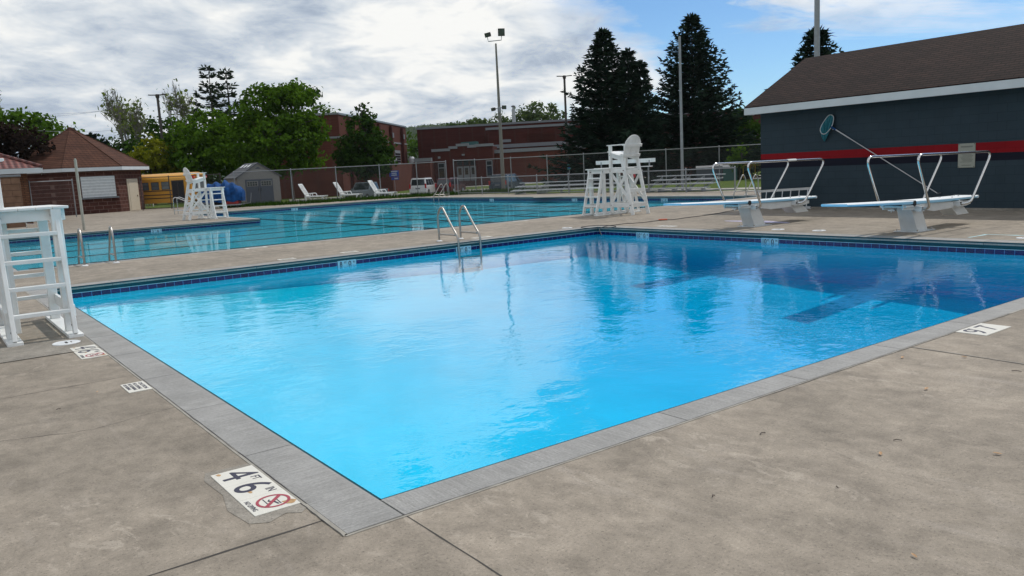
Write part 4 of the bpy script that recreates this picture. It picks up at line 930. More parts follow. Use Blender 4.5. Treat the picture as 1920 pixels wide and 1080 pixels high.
def tree(name, label, px_blobs, D, mat, leaf=.2, base_px=None, group=None, bark='bark', dens=1.0, per=24, clump=None, depth=1.0, r0=.22):
    k = D/1516; bx = base_px if base_px else px_blobs[0][0]; B = base(bx, D); B.z = gz(B.x, B.y); away = Vector((FWD.x, FWD.y, 0)).normalized()
    t = thing(name, label, 'tree', B, 0, group); bl = []
    for q in px_blobs:
        cx, cy, rx, ry = q[:4]; off = q[4] if len(q) > 4 else 0
        c = at(cx, cy, D)+away*off; bl.append(((c.x, c.y, c.z), (rx*k, rx*k*depth, ry*k)))
    clump = clump or leaf*3.0
    leaf_cloud(bl, leaf, mat, 'crown', t, B, per=per, dens=dens, clump=clump)
    mb = MB(); ends = [Vector(c)-B+Vector((random.gauss(0, 1)*r[0]*.3, random.gauss(0, 1)*r[1]*.3, r[2]*.3)) for c, r in bl for _ in range(2)]
    zt = max(c[2] for c, r in bl); limbs(mb, (0, 0, -.1), (0, 0, max(1.5, zt*.85)), r0, ends); mb.build('trunk', M[bark], t, smooth=True)
    return t
def spruce(name, label, bx, topx, topy, D, wpx, botz, mat, group=None, levels=34, twin=None, seed=1, nb0=9, spur=1.0, gap=0, dro=-.12, prof=None, bark='bark', bottompx=None, needle=.15, vs_=1.0):
    """radiating boughs carrying flat needle sprays; wpx = half width in px at the lowest boughs"""
    rg = np.random.default_rng(seed); B = base(bx, D); B.z = gz(B.x, B.y); T = at(topx, topy, D); T = Vector((B.x+(T.x-B.x)*.5, B.y+(T.y-B.y)*.5, T.z-B.z)); H = T.z; W = wpx*D/1516
    t = thing(name, label, 'tree', B, 0, group); mb = MB(); mb.tube([(0, 0, -.1), ((T.x-B.x)*.5, (T.y-B.y)*.5, H*.5), (T.x-B.x, T.y-B.y, H)], [.012*H+.08, .012*H, .015], 8)
    V = []
    def spray(P, d, L, w, up):
        d = d/np.linalg.norm(d); s_ = np.cross(d, up); s_ /= np.linalg.norm(s_)+1e-9; V.extend([P-s_*w*.35, P+d*L*.5-s_*w, P+d*L, P+d*L*.5+s_*w])
    phs = rg.random()*6
    def cone(ox, oy, z0, z1, Wd, lv, nb):
        for i in range(lv):
            u_ = (i+rg.random()*.5)/lv; z = z0+(z1-z0)*u_**.92; R_ = Wd*(prof(u_) if prof else (1-u_)**1.0+.015)
            nbr = max(4, int(nb*(.5+.6*(1-u_)))); a0 = rg.random()*6.28
            for j in range(nbr):
                a = a0+6.283*j/nbr+rg.normal()*.16; sec = .88+.12*math.sin(a*3+phs+z*.9)+.10*math.sin(a*5-z*1.7); L = R_*sec*rg.uniform(.70, 1.08)*(1.12 if rg.random() < .14 else 1); e = np.array([math.cos(a), math.sin(a), 0]); up = np.array([0, 0, 1.])
                ns = max(3, int(L/.26)); rise = dro*(1-u_)+.45*u_**2
                pts = []
                for k in range(ns+1):
                    s_ = k/ns; pts.append(np.array([ox+e[0]*L*s_, oy+e[1]*L*s_, z+L*(rise*s_*1.2+.22*s_*s_)-.02]))
                if L > .9 and (lv < 30 or j % 2 == 0): mb.tube([Vector(pts[0]), Vector(pts[ns//2]), Vector(pts[-1])], [.035, .022, .008], 4, cap=False)
                for k in range(1 if L < .8 else max(1, int(ns*(gap+.18))), ns+1):
                    P = pts[k]; d = pts[k]-pts[k-1]; lat = np.cross(up, e); tap = 1-.45*k/ns
                    for m_ in range(3):
                        sg = (1, -1, 1 if k % 2 else -1)[m_]; dd = e*.75+lat*sg*rg.uniform(.5, 1.1)+up*rg.uniform(-.28, .22)*vs_
                        spray(P+rg.normal(size=3)*.05, dd, rg.uniform(.45, .85)*spur*(.6+.5*tap), needle, up+rg.normal(size=3)*.5)
                    dd = e*rg.uniform(.4, 1)+lat*rg.normal()*.4+up*rg.uniform(-.5, .35)*vs_; spray(P+rg.normal(size=3)*.06, dd, rg.uniform(.35, .7)*spur, needle*.9, rg.normal(size=3)+up*.2)
                spray(pts[-1], pts[-1]-pts[-2]+up*.06, .5*spur, needle*.8, up); spray(pts[-1], pts[-1]-pts[-2]+up*.22+lat*.1, .42*spur, needle*.6, lat)
    cone(0, 0, botz, H, W, levels, nb0)
    if twin:
        for (dx, ty, w2, zb) in twin:
            T2 = at(dx, ty, D); r_ = Vector((RT0.x, RT0.y, 0)); off = (T2-T).dot(r_); o = r_*off
            cone(o.x, o.y, zb, T2.z-B.z, w2*D/1516, int(levels*.5), nb0); mb.tube([(0, 0, zb*.7), (o.x*.9, o.y*.9, zb), (o.x, o.y, T2.z-B.z)], [.08, .07, .02], 6)
    V = np.array(V); raw_mesh('crown', V, np.arange(len(V)).reshape(-1, 4), mat, t); mb.build('trunk', M[bark], t)
    return t
def baretree(name, label, bx, topy, D, wpx, seed, group=None, mat='barkg', leafy=.35, lmat='lf_light'):
    rg = random.Random(seed); B = base(bx, D); B.z = gz(B.x, B.y); H = zat(bx, topy, D)-B.z; t = thing(name, label, 'tree', B, 0, group); mb = MB(); tips = []
    def br(p, d, L, r, dep):
        n = 3; pts = [p]; 
        for i in range(n):
            d = (d+Vector((rg.gauss(0, .13), rg.gauss(0, .13), rg.gauss(0, .06)+.05))).normalized(); pts.append(pts[-1]+d*L/n)
        r_m = max(r, .028); mb.tube(pts, [r_m, max(r*.85, .026), max(r*.7, .024), max(r*.55, .02)], 5 if dep < 3 else 3, cap=False)
        if dep > 1: tips.append(pts[-1]); tips.append(pts[1])
        if dep >= 7: return
        for k in range(rg.choice((2, 3, 3))):
            a = rg.uniform(.25, .75); ax = Vector((rg.gauss(0, 1), rg.gauss(0, 1), rg.gauss(0, .4))).normalized(); nd = (d+ax*a); nd.z += .12; br(pts[rg.choice((2, 3, 3))], nd.normalized(), L*rg.uniform(.66, .86), r*.6, dep+1)
    br(Vector((0, 0, 0)), Vector((0, 0, 1)), H*.24, .024*H, 0)
    zs = max(v_[2] for v_ in mb.v); xs_ = sorted(math.hypot(v_[0], v_[1]) for v_ in mb.v)[int(len(mb.v)*.97)]; fx = wpx*D/1516/xs_; fzz = H/zs
    mb.v = [(a*fx, b*fx, c*fzz) for a, b, c in mb.v]; mb.build('trunk', M[mat], t)
    P_ = np.array([(a.x*fx, a.y*fx, a.z*fzz) for a in tips]); k = 5; n = int(len(P_)*k*leafy); idx = RNG.integers(0, len(P_), n); p = P_[idx]+RNG.normal(size=(n, 3))*.35; a = RNG.normal(size=(n, 3))*.11; b = RNG.normal(size=(n, 3))*.09
    raw_mesh('crown', np.stack([p-a, p-b, p+a, p+b], 1).reshape(-1, 3), np.arange(4*n).reshape(-1, 4), M[lmat], t); return t
G_L = 'trees beyond the kiosk and bus'
tree('broadleaf_tree', 'dark purple-leaved tree at the far left above the tile roof', [(26, 268, 54, 28), (-30, 270, 50, 36), (62, 286, 24, 16)], 66, M['lf_purple'], .16, 20, G_L)
tree('broadleaf_tree', 'fresh green tree rising behind the dark purple tree at the far left', [(10, 235, 45, 22), (50, 240, 40, 24), (90, 262, 40, 26), (120, 280, 34, 26), (-40, 240, 40, 30)], 92, M['lf_maple'], .24, 60, G_L)
baretree('bare_tree', 'wispy half bare tree above the green tree at the far left edge', 20, 200, 110, 24, 5, G_L, leafy=.15)
spruce('spruce_tree', 'small dark conifer with a spiky tip just right of the kiosk roof', 186, 186, 250, 92, 24, .5, M['lf_spruce'], G_L, levels=14, seed=4)
spruce('spruce_tree', 'small dark conifer left of the utility pole, between two others', 207, 207, 258, 96, 20, .5, M['lf_spruce'], G_L, levels=13, seed=5)
tree('broadleaf_tree', 'low dark tree mass below the utility pole', [(170, 285, 30, 22), (215, 292, 34, 24), (250, 290, 26, 30)], 100, M['lf_dark'], .26, 215, G_L)
baretree('bare_tree', 'bare grey twiggy tree between the utility pole and the dark lamp post', 270, 184, 104, 42, 11, G_L, leafy=.05)
baretree('bare_tree', 'bare grey twiggy tree just right of the dark lamp post', 328, 170, 104, 42, 23, G_L, leafy=.04)
baretree('bare_tree', 'budding twiggy tree right behind the utility pole', 246, 208, 112, 26, 31, G_L, leafy=.04)
tree('broadleaf_tree', 'mid green tree behind the bare trees and above the yellow-green bush', [(300, 262, 50, 34), (345, 250, 34, 30)], 112, M['lf_dark'], .28, 300, G_L)
tree('yellow_bush', 'yellow-green spring bush above the school bus roof', [(290, 292, 34, 28), (268, 305, 26, 26), (312, 300, 22, 30), (300, 318, 34, 20)], 84, M['lf_yellow'], .17, 290, G_L)
spruce('pine_tree', 'tall twin pine, the left trunk of the pair above the round maple', 413, 393, 124, 118, 56, 5.0, M['lf_pine'], 'twin pines', levels=13, seed=8, nb0=9, spur=1.35, gap=.25, dro=.06, needle=.17, vs_=.35, prof=lambda u_: (.80+.35*math.sin(u_*5.5))*(1-u_**2.2)+.05)
spruce('pine_tree', 'tall twin pine, the right trunk of the pair above the round maple', 445, 425, 124, 121, 54, 5.0, M['lf_pine'], 'twin pines', levels=11, seed=9, nb0=9, spur=1.35, gap=.25, dro=.06, needle=.17, vs_=.35, prof=lambda u_: (.78+.32*math.sin(u_*5+1))*(1-u_**2.2)+.05)
tree('broadleaf_tree', 'round dense dark green maple behind the shed, left of the tallest maple', [(388, 262, 62, 50), (352, 280, 36, 40), (428, 285, 40, 50), (390, 300, 70, 36)], 84, M['lf_maple'], .20, 392, 'maples behind the shed', dens=1.1)
tree('broadleaf_tree', 'tall spreading maple behind the shed with airy upper branches', [(480, 205, 44, 40), (540, 215, 58, 52), (515, 265, 78, 52), (570, 262, 38, 44), (470, 270, 46, 50), (505, 180, 30, 20), (555, 180, 34, 20), (590, 232, 24, 20), (575, 300, 32, 14), (515, 305, 60, 20)], 78, M['lf_maple'], .19, 520, 'maples behind the shed', dens=.95)
tree('broadleaf_tree', 'dark tree crown showing at the top right behind the tall maple', [(552, 180, 42, 18), (520, 190, 30, 20)], 105, M['lf_dark'], .26, 550, G_L)
tree('broadleaf_tree', 'bright green tree top peeking over the gym roof beside the tall maple', [(610, 222, 32, 17), (585, 230, 24, 16)], 165, M['lf_maple'], .4, 608, 'trees behind the school')
# pear-shaped tree before the school: stacked blobs narrow to the top
tree('pear_shaped_tree', 'dense cone-shaped tree standing in front of the brick gym', [(679, 212, 12, 16), (690, 224, 13, 16), (682, 240, 26, 24), (682, 262, 38, 26), (681, 284, 49, 28), (682, 304, 54, 22), (712, 292, 26, 22), (652, 290, 26, 24), (700, 318, 30, 12)], 88, M['lf_dark'], .19, 688, None, dens=1.1)
for (bl, lab, D) in (([(1012, 213, 34, 19), (990, 222, 24, 16), (1040, 222, 22, 14)], 'rounded pale green tree behind the school roof beside the chimney stack', 205), ([(885, 235, 22, 10), (908, 236, 20, 10)], 'low green tree behind the school roof just left of the light pole', 210),
      ([(950, 234, 20, 9), (968, 234, 14, 8)], 'low green tree behind the school roof just left of the chimney stack', 212), ([(850, 240, 20, 7), (838, 243, 12, 5)], 'flat dark green tree at the left end of the school roof', 215), ([(935, 228, 16, 12)], 'small pale tree behind the school roof just right of the light pole', 208)):
    tree('broadleaf_tree', lab, bl, D, M['lf_far'] if 'dark' not in lab else M['lf_dark'], .42, None, 'trees behind the school', dens=1.0)
tree('broadleaf_tree', 'green tree in the gap between the two school blocks', [(778, 272, 16, 26), (790, 290, 14, 24), (770, 300, 14, 20)], 190, M['lf_maple'], .4, 780, 'trees behind the school')
spruce('spruce_tree', 'big dark spruce left of the thin steel pole', 1140, 1137, 56, 72, 124, .3, M['lf_spruce'], 'three dark spruces', levels=33, seed=21, nb0=20, twin=[(1181, 90, 44, 4.2), (1206, 113, 42, 3.0)], needle=.11)
spruce('spruce_tree', 'tallest dark spruce behind the thin steel pole', 1302, 1296, 30, 78, 140, .4, M['lf_spruce'], 'three dark spruces', levels=36, seed=22, nb0=20, needle=.11, prof=lambda u_: (1-u_)**.98+.015)
spruce('spruce_tree', 'dark spruce whose top shows over the building roof ridge', 1530, 1530, 56, 62, 120, 1.0, M['lf_spruce'], 'three dark spruces', levels=30, seed=23, nb0=13, needle=.11)
tree('broadleaf_tree', 'dark green tree between the tallest spruce and the slate building', [(1400, 235, 36, 34), (1380, 262, 34, 30), (1425, 270, 30, 34), (1360, 290, 30, 18)], 88, M['lf_dark'], .22, 1400, None)
tree('broadleaf_tree', 'slim young tree behind the fence corner left of the slate building', [(1388, 292, 12, 16), (1378, 302, 8, 9)], 60, M['lf_maple'], .12, 1388, None, r0=.05)
tree('broadleaf_tree', 'low green hedge tree at the foot of the slate building corner', [(1420, 296, 14, 12)], 120, M['lf_maple'], .25, 1420, None, r0=.08)
# forested hill
V = []; F = []; n = 260; away = Vector((FWD.x, FWD.y, 0)).normalized(); rgt = Vector((RT0.x, RT0.y, 0))
rows = 9
for j in range(rows):
    for i in range(n+1):
        s_ = -700+1400*i/n; d_ = 1180+60*j; env = math.exp(-((s_+95)/330)**2)
        h = (47+38*env)*math.sin(min(1, (j+.15)/5)*1.57) + 2.2*random.random() + 3*math.sin(s_*.021+j) + 1.5*math.sin(s_*.09)
        P_ = CAM+away*d_+rgt*s_; V.append((P_.x, P_.y, h-6 if j else -3))
for j in range(rows-1):
    for i in range(n): k = j*(n+1)+i; F.append((k, k+1, k+n+2, k+n+1))
ho = raw_mesh('hill', V, F, M['hill']); tag(ho, kind='structure')
# forest canopy on the hill (reads as one mass)
cc = []
for _ in range(2600):
    s_ = random.uniform(-260, 60); j = random.uniform(0, 5.2); d_ = 1180+60*j; env = math.exp(-((s_+95)/330)**2); h = (47+38*env)*math.sin(min(1, (j+.15)/5)*1.57)-6
    P_ = CAM+away*d_+rgt*s_; cc.append(((P_.x, P_.y, h+2), (random.uniform(3, 6),)*2+(random.uniform(3.5, 7),)))
cr = leaf_cloud(cc, 1.5, M['lf_far'], 'forest_canopy', None, (0, 0, 0), per=3, dens=.10, clump=1.6); tag(cr, 'hazy wooded hillside on the horizon left of the long school block', 'forest', kind='stuff')
# ---- school, in its own frame
AZU = rad(-42.4); U_ = Vector((math.cos(AZU), math.sin(AZU), 0)); V_ = Vector((-U_.y, U_.x, 0))
def uv_of(p): return (p.dot(U_), p.dot(V_))
def hitv(x, v):   # point on the column x with school depth v
    d = ray(x, hor(x)); d = Vector((d.x, d.y, 0)); t_ = (v-CAM.dot(V_))/d.dot(V_); p = Vector((CAM.x, CAM.y, 0))+d*t_; return p.dot(U_), math.hypot(d.x*t_, d.y*t_)
def sbox(mb, u0, u1, v0, v1, z0, z1):
    c = U_*((u0+u1)/2)+V_*((v0+v1)/2); mb.box((c.x, c.y, (z0+z1)/2), (abs(u1-u0), abs(v1-v0), z1-z0), rz=AZU)
vB = uv_of(base(787, 150))[1]
t = thing('school_building', 'long low dark red brick school block with pale trim bands behind the parked cars', 'building', (0, 0, 0))
u0, d0 = hitv(787, vB); u1, d1 = hitv(1500, vB); H1 = zat(787, 246, d0)
mb = MB(); sbox(mb, u0, u1, vB, vB+30, -1.2, H1); mb.build('wall', M['brick_shaded'], t)
mb = MB(); sbox(mb, u0-.1, u1, vB-.12, vB+.4, H1+.002, H1+.35); mb.build('parapet_trim', M['limestone'], t)
v2 = vB-6; u2, d2 = hitv(918, v2); u3, _ = hitv(1520, v2); H2 = zat(918, 246, d2)
mb = MB(); sbox(mb, u2, u3, v2, vB-.01, -1.2, H2); mb.build('wall', M['brick_shaded'], t)
mb = MB(); sbox(mb, u2-.3, u3, v2-.15, v2+.3, H2+.002, H2+.40); mb.build('parapet_trim', M['limestone'], t)
zb = zat(930, 276.5, d2); mb = MB(); sbox(mb, u2-.2, u3, v2-.12, v2-.002, zb-.25, zb+.35); mb.build('trim_band', M['limestone'], t)
v3 = v2-7; u4, d4 = hitv(925, v3); u5, _ = hitv(1520, v3); H3 = zat(931, 288, d4)
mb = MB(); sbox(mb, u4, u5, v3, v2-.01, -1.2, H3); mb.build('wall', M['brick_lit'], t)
mb = MB(); sbox(mb, u4-.2, u5, v3-.2, v3+.3, H3+.002, H3+.55); mb.build('roof_edge', M['limestone'], t)
mb = MB(); ul, _ = hitv(991, v2); ur, _ = hitv(1042, v2); zl0, zl1 = zat(1010, 265, d2), zat(1010, 252, d2)
for k in range(9): sbox(mb, ul, ur, v2-.10, v2-.004, zl0+(zl1-zl0)*k/9, zl0+(zl1-zl0)*(k+.45)/9)
mb.build('louvre', M['brick_lit'], t)
mb = MB(); um, _ = hitv(951, v2); sbox(mb, um-.9, um+.9, v2-.15, v2-.004, zat(951, 268, d2), zat(951, 263, d2)); mb.build('vent_hood', M['limestone'], t)
# entrance pavilion with stepped parapet
v4 = v3-2; 
def ux(x, v=v4): return hitv(x, v)[0]
d5 = hitv(865, v4)[1]; steps_ = [(813, 845, 283), (845, 859, 279.5), (859, 880, 275.5), (880, 894, 279), (894, 926, 278)]
mb = MB()
for (xa, xb, y) in steps_: sbox(mb, ux(xa), ux(xb), v4, v3+4, 3.4, zat(865, y+ (865-(xa+xb)/2)*-.0, d5))
sbox(mb, ux(813), ux(852), v4, v3+4, -1.2, 3.4); sbox(mb, ux(893), ux(926), v4, v3+4, -1.2, 3.4); sbox(mb, ux(852), ux(893), v4+.6, v3+4, -1.2, 3.4); mb.build('wall', M['brick_shaded'], t)
mb = MB()
for (xa, xb, y) in steps_: z_ = zat(865, y, d5); sbox(mb, ux(xa)-.1, ux(xb)+.1, v4-.15, v4+.35, z_+.002, z_+.42)
mb.build('stepped_coping', M['limestone'], t)
for k, xa in enumerate((856, 868.5, 881)):
    xb = xa+11; dr = MB(); sbox(dr, ux(xa), ux(xb), v4+.50, v4+.58, .0, 2.35); do = dr.build('entrance_door', M['limestone'], t)
    g = MB(); sbox(g, ux(xa+2.5), ux(xb-2.5), v4+.47, v4+.497, 1.0, 2.1); g.build('pane', M['glass'], do)
    g = MB(); sbox(g, ux(xa+1), ux(xb-1), v4+.5, v4+.58, 2.5, 3.3); g.build('transom_window', M['glass'], t)
for xa, xb in ((822, 835), (912, 924)):
    g = MB(); sbox(g, ux(xa), ux(xb), v4-.06, v4-.004, .5, 3.1); fo = g.build('window', M['limestone'], t); g = MB(); sbox(g, ux(xa+1.5), ux(xb-1.5), v4-.09, v4-.062, .65, 2.2); sbox(g, ux(xa+1.5), ux(xb-1.5), v4-.09, v4-.062, 2.35, 2.95); g.build('pane', M['glass'], fo)
g = MB(); sbox(g, ux(868), ux(873), v4-.2, v4-.004, zat(870, 292.5, d5), zat(870, 289.5, d5)); g.build('wall_light', M['limestone'], t); g = MB(); sbox(g, ux(823), ux(827.5), v4-.1, v4-.004, zat(825, 298, d5), zat(825, 294, d5)); g.build('wall_panel', M['limestone'], t)
g = MB(); sbox(g, ux(860), ux(889), v3+2, v3+5, zat(875, 278, d5), zat(875, 266, d5)); g.build('rooftop_unit', M['teal_hvac'], t)
# rooftop chimney and vents
dR = d2+8; mb = MB(); q = base(969, dR); z0_, z1_ = H2-.5, zat(969, 208, dR); mb.lathe([(.33, z0_), (.33, z1_), (.20, z1_+.01), (.20, z1_+.35)], 16, (q.x, q.y, 0)); mb.build('chimney_stack', M['roofmetal'], t, smooth=True)
mb = MB(); mb.lathe([(.02, z1_+.75), (.42, z1_+.55), (.42, z1_+.5), (.3, z1_+.36)], 16, (q.x, q.y, 0)); mb.build('chimney_cap', M['limestone'], t)
for xx, w_, hh in ((982, .25, 1.1), (977, .3, .5), (1020, .95, .9), (1053, .95, 1.1), (1064, .6, .6)):
    q = base(xx, dR); mb = MB(); mb.lathe([(w_, H2), (w_, H2+.3+hh*.4), (w_*1.12, H2+.32+hh*.4), (w_*.95, H2+.3+hh*.9), (w_*.4, H2+.35+hh)], 14, (q.x, q.y, 0)); mb.build('roof_vent', M['roofmetal'], t, smooth=True)
# gym block with the sunlit side
pc = base(645, 112); cu, cv = uv_of(pc); pe = uv_of(base(768, 150)); Hg = zat(645, 220, 112)
t = thing('gym_building', 'tall flat-roofed brick gym with slim windows on its sunlit side', 'building', (0, 0, 0))
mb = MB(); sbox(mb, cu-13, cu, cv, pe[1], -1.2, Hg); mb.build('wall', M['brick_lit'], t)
mb = MB(); sbox(mb, cu-13, cu+.12, cv-.12, pe[1]+.1, Hg+.002, Hg+.25); mb.build('parapet_trim', M['galv'], t)
mb = MB(); sbox(mb, cu-13, cu+.06, cv-.08, pe[1]+.08, Hg-3.1, Hg-2.85); mb.build('string_course', M['limestone'], t)
span = pe[1]-cv
for k in range(5):
    v_ = cv+span*(.10+.2*k); mb = MB(); sbox(mb, cu+.061, cu+.45, v_-.35, v_+.35, -1.2, Hg-.3); mb.build('pilaster', M['brick_shaded'], t); mb = MB(); sbox(mb, cu+.451, cu+.6, v_-.3, v_+.3, Hg-2.2, Hg-1.4); mb.build('pilaster_block', M['limestone'], t)
for k in range(4):
    va, vb = cv+span*(.15+.2*k), cv+span*(.25+.2*k); mb = MB(); sbox(mb, cu+.061, cu+.14, va, vb, 3.4, Hg-4.2); fo = mb.build('window', M['limestone'], t)
    mb = MB()
    for r_ in range(4):
        for c_ in range(2): sbox(mb, cu+.141, cu+.16, va+.2+(vb-va-.3)*c_/2, va+.1+(vb-va-.3)*(c_+1)/2, 3.6+(Hg-8.2)*r_/4, 3.5+(Hg-8.2)*(r_+1)/4)
    mb.build('pane', M['glass'], fo)
# single-storey annex before it
t = thing('school_annex', 'single-storey brick annex with a pale roof edge behind the dark pickup', 'building', (0, 0, 0))
vA = uv_of(base(735, 118))[1]; ua, da = hitv(736, vA); ub, _ = hitv(470, vA); Ha = zat(700, 310, da)
mb = MB(); sbox(mb, ub, ua, vA, vA+26, -1.2, Ha); mb.build('wall', M['brick_lit'], t); mb = MB(); sbox(mb, ub, ua+.2, vA-.25, vA+.3, Ha+.002, Ha+.45); mb.build('roof_edge', M['limestone'], t)
mb = MB(); sbox(mb, ub, ua-6, vA+5, vA+5.4, Ha+.4, Ha+1.0); mb.build('upper_roof_edge', M['galv'], t)
vA2 = vA+14; uc, dc = hitv(808, vA2); Hc = zat(770, 305, dc); mb = MB(); sbox(mb, ua+.02, uc, vA2, vA2+20, -1.2, Hc); mb.build('wall', M['brick_lit'], t)
mb = MB(); sbox(mb, ua+.21, uc+.3, vA2-.3, vA2+.3, Hc+.002, Hc+.55); mb.build('roof_edge', M['limestone'], t)
mb = MB(); q0, _ = hitv(736.5, vA2); sbox(mb, q0+.1, q0+1.0, vA2-.08, vA2-.004, 0, 2.3); do = mb.build('door', M['limestone'], t); mb = MB(); sbox(mb, q0+.35, q0+.8, vA2-.11, vA2-.082, .9, 2.0); mb.build('pane', M['glass'], do)
for xx in (742, 775): q = base(xx, dc+6); mb = MB(); mb.lathe([(.5, Hc), (.5, Hc+.7), (.3, Hc+1.0)], 12, (q.x, q.y, 0)); mb.build('roof_vent', M['roofmetal'], t)
# ---- octagonal kiosk
KC = base(151, 67.5); aim = math.atan2(CAM.y-KC.y, CAM.x-KC.x)
t = thing('concession_kiosk', 'octagonal split-face block kiosk with brown-red peaked roof and roll-down shutter', 'building', KC)
KR, ER, EH = 4.35, 4.95, 3.18
def oc(th, r, z): a = aim+rad(th); return Vector((r*math.cos(a), r*math.sin(a), z))   # th positive = viewer's right
TH = [-10+1+45*k for k in range(8)]
mb = MB(); mb.prism([oc(a, KR, -.05) for a in TH], (0, 0, EH)); mb.build('wall', M['block_red'], t)
for k in range(8):
    a, b = TH[k], TH[(k+1) % 8]; pa, pb = oc(a, ER, EH), oc(b, ER, EH); top = Vector((0, 0, 6.15))
    mb = MB(); mb.add([pa, pb, top], [(0, 1, 2)]); mb.build('roof_panel', M['shingle_red'], t)
    mb = MB(); mb.add([oc(a, ER, EH-.02), oc(b, ER, EH-.02), oc(b, ER, EH-.25), oc(a, ER, EH-.25), oc(a, KR-.1, EH-.25), oc(b, KR-.1, EH-.25)], [(0, 1, 2, 3), (3, 2, 5, 4)]); mb.build('fascia', M['fascia'], t)
    mb = MB(); mb.tube([pa, top], .05, 6); mb.build('hip_cap', M['shingle_red'], t)
mb = MB(); mb.lathe([(.25, 6.02), (.18, 6.16), (.02, 6.22)], 8); mb.build('finial', M['shingle_red'], t)
# shutter on the face between TH[0] and TH[1], door on the next
def facepanel(a, b, s0, s1, z0, z1, off, name, mat, parent=t, r=None):
    pa, pb = oc(a, KR, 0), oc(b, KR, 0); n_ = (pa+pb).normalized(); p0, p1 = pa.lerp(pb, s0), pa.lerp(pb, s1)
    mb = MB(); mb.prism([p0+n_*.002+Vector((0, 0, z0)), p1+n_*.002+Vector((0, 0, z0)), p1+n_*.002+Vector((0, 0, z1)), p0+n_*.002+Vector((0, 0, z1))], n_*off); return mb.build(name, mat, parent)
sh = facepanel(TH[0], TH[1], .28, .94, 1.12, 2.55, .04, 'shutter', M['alu'])
for k in range(14): facepanel(TH[0], TH[1], .29, .93, 1.14+.1*k, 1.14+.1*k+.07, .062, 'shutter_slat', M['stand'], sh) if k % 2 == 0 else None
facepanel(TH[0], TH[1], .25, .97, 1.02, 1.11, .28, 'counter', M['limestone'])
facepanel(TH[1], TH[2], .34, .78, .0, 2.3, .05, 'door_frame', M['cream']); dd = facepanel(TH[1], TH[2], .39, .73, .02, 2.22, .075, 'door', M['cream']); facepanel(TH[1], TH[2], .67, .70, 1.0, 1.12, .11, 'handle', M['steel'], dd)
# tile-roofed bath house at the far left
t = thing('bath_house', 'tan brick building with a red barrel tile roof at the far left edge', 'building', (0, 0, 0))
cR = base(62, 50.5); a_ = face(cR); fx = Vector((math.cos(a_), math.sin(a_), 0)); fy = Vector((-fx.y, fx.x, 0)); EZh = 2.95
def LB(x, y, z): return cR+fx*x+fy*y+Vector((0, 0, z))
mb = MB(); mb.prism([LB(-12, 0, -.05), LB(0, 0, -.05), LB(0, 7, -.05), LB(-12, 7, -.05)], (0, 0, EZh)); mb.build('wall', M['brick_tan'], t)
mb = MB(); e = .75; c = [LB(-13, -e, EZh), LB(e, -e, EZh), LB(e, 7+e, EZh), LB(-13, 7+e, EZh), LB(-13, 3.5, EZh+1.75), LB(-3.5, 3.5, EZh+1.75)]
mb.add(c, [(0, 1, 5, 4), (1, 2, 5), (2, 3, 4, 5)]); ro = mb.build('roof', M['tile_roof'], t)
mb = MB(); mb.tube([c[1]+Vector((0, 0, .03)), c[5]], .10, 6); mb.build('hip_tiles', M['tile_roof'], t)
mb = MB(); mb.add([LB(-13, -e, EZh-.02), LB(e, -e, EZh-.02), LB(e, -e, EZh-.28), LB(-13, -e, EZh-.28), LB(-13, 0, EZh-.28), LB(e, 0, EZh-.28), LB(e, 7, EZh-.02), LB(e, 7, EZh-.28)], [(0, 1, 2, 3), (3, 2, 5, 4), (1, 6, 7, 2)]); mb.build('fascia', M['fascia'], t)
t = thing('garden_wall', 'tan split-face block wall with a pale cap in front of the bath house', 'wall', (0, 0, 0))
pw = base(48, 46.5); 
def LW(x, y, z): return Vector((pw.x, pw.y, 0))+fx*x+fy*y+Vector((0, 0, z))
mb = MB(); mb.prism([LW(-9, 0, -.05), LW(0, 0, -.05), LW(0, .5, -.05), LW(-9, .5, -.05)], (0, 0, 2.5)); mb.build('wall_blocks', M['block_tan'], t)
mb = MB(); mb.prism([LW(-9, -.06, 2.452), LW(.06, -.06, 2.452), LW(.06, .56, 2.452), LW(-9, .56, 2.452)], (0, 0, .1)); mb.build('cap', M['limestone'], t, bevel=.02)
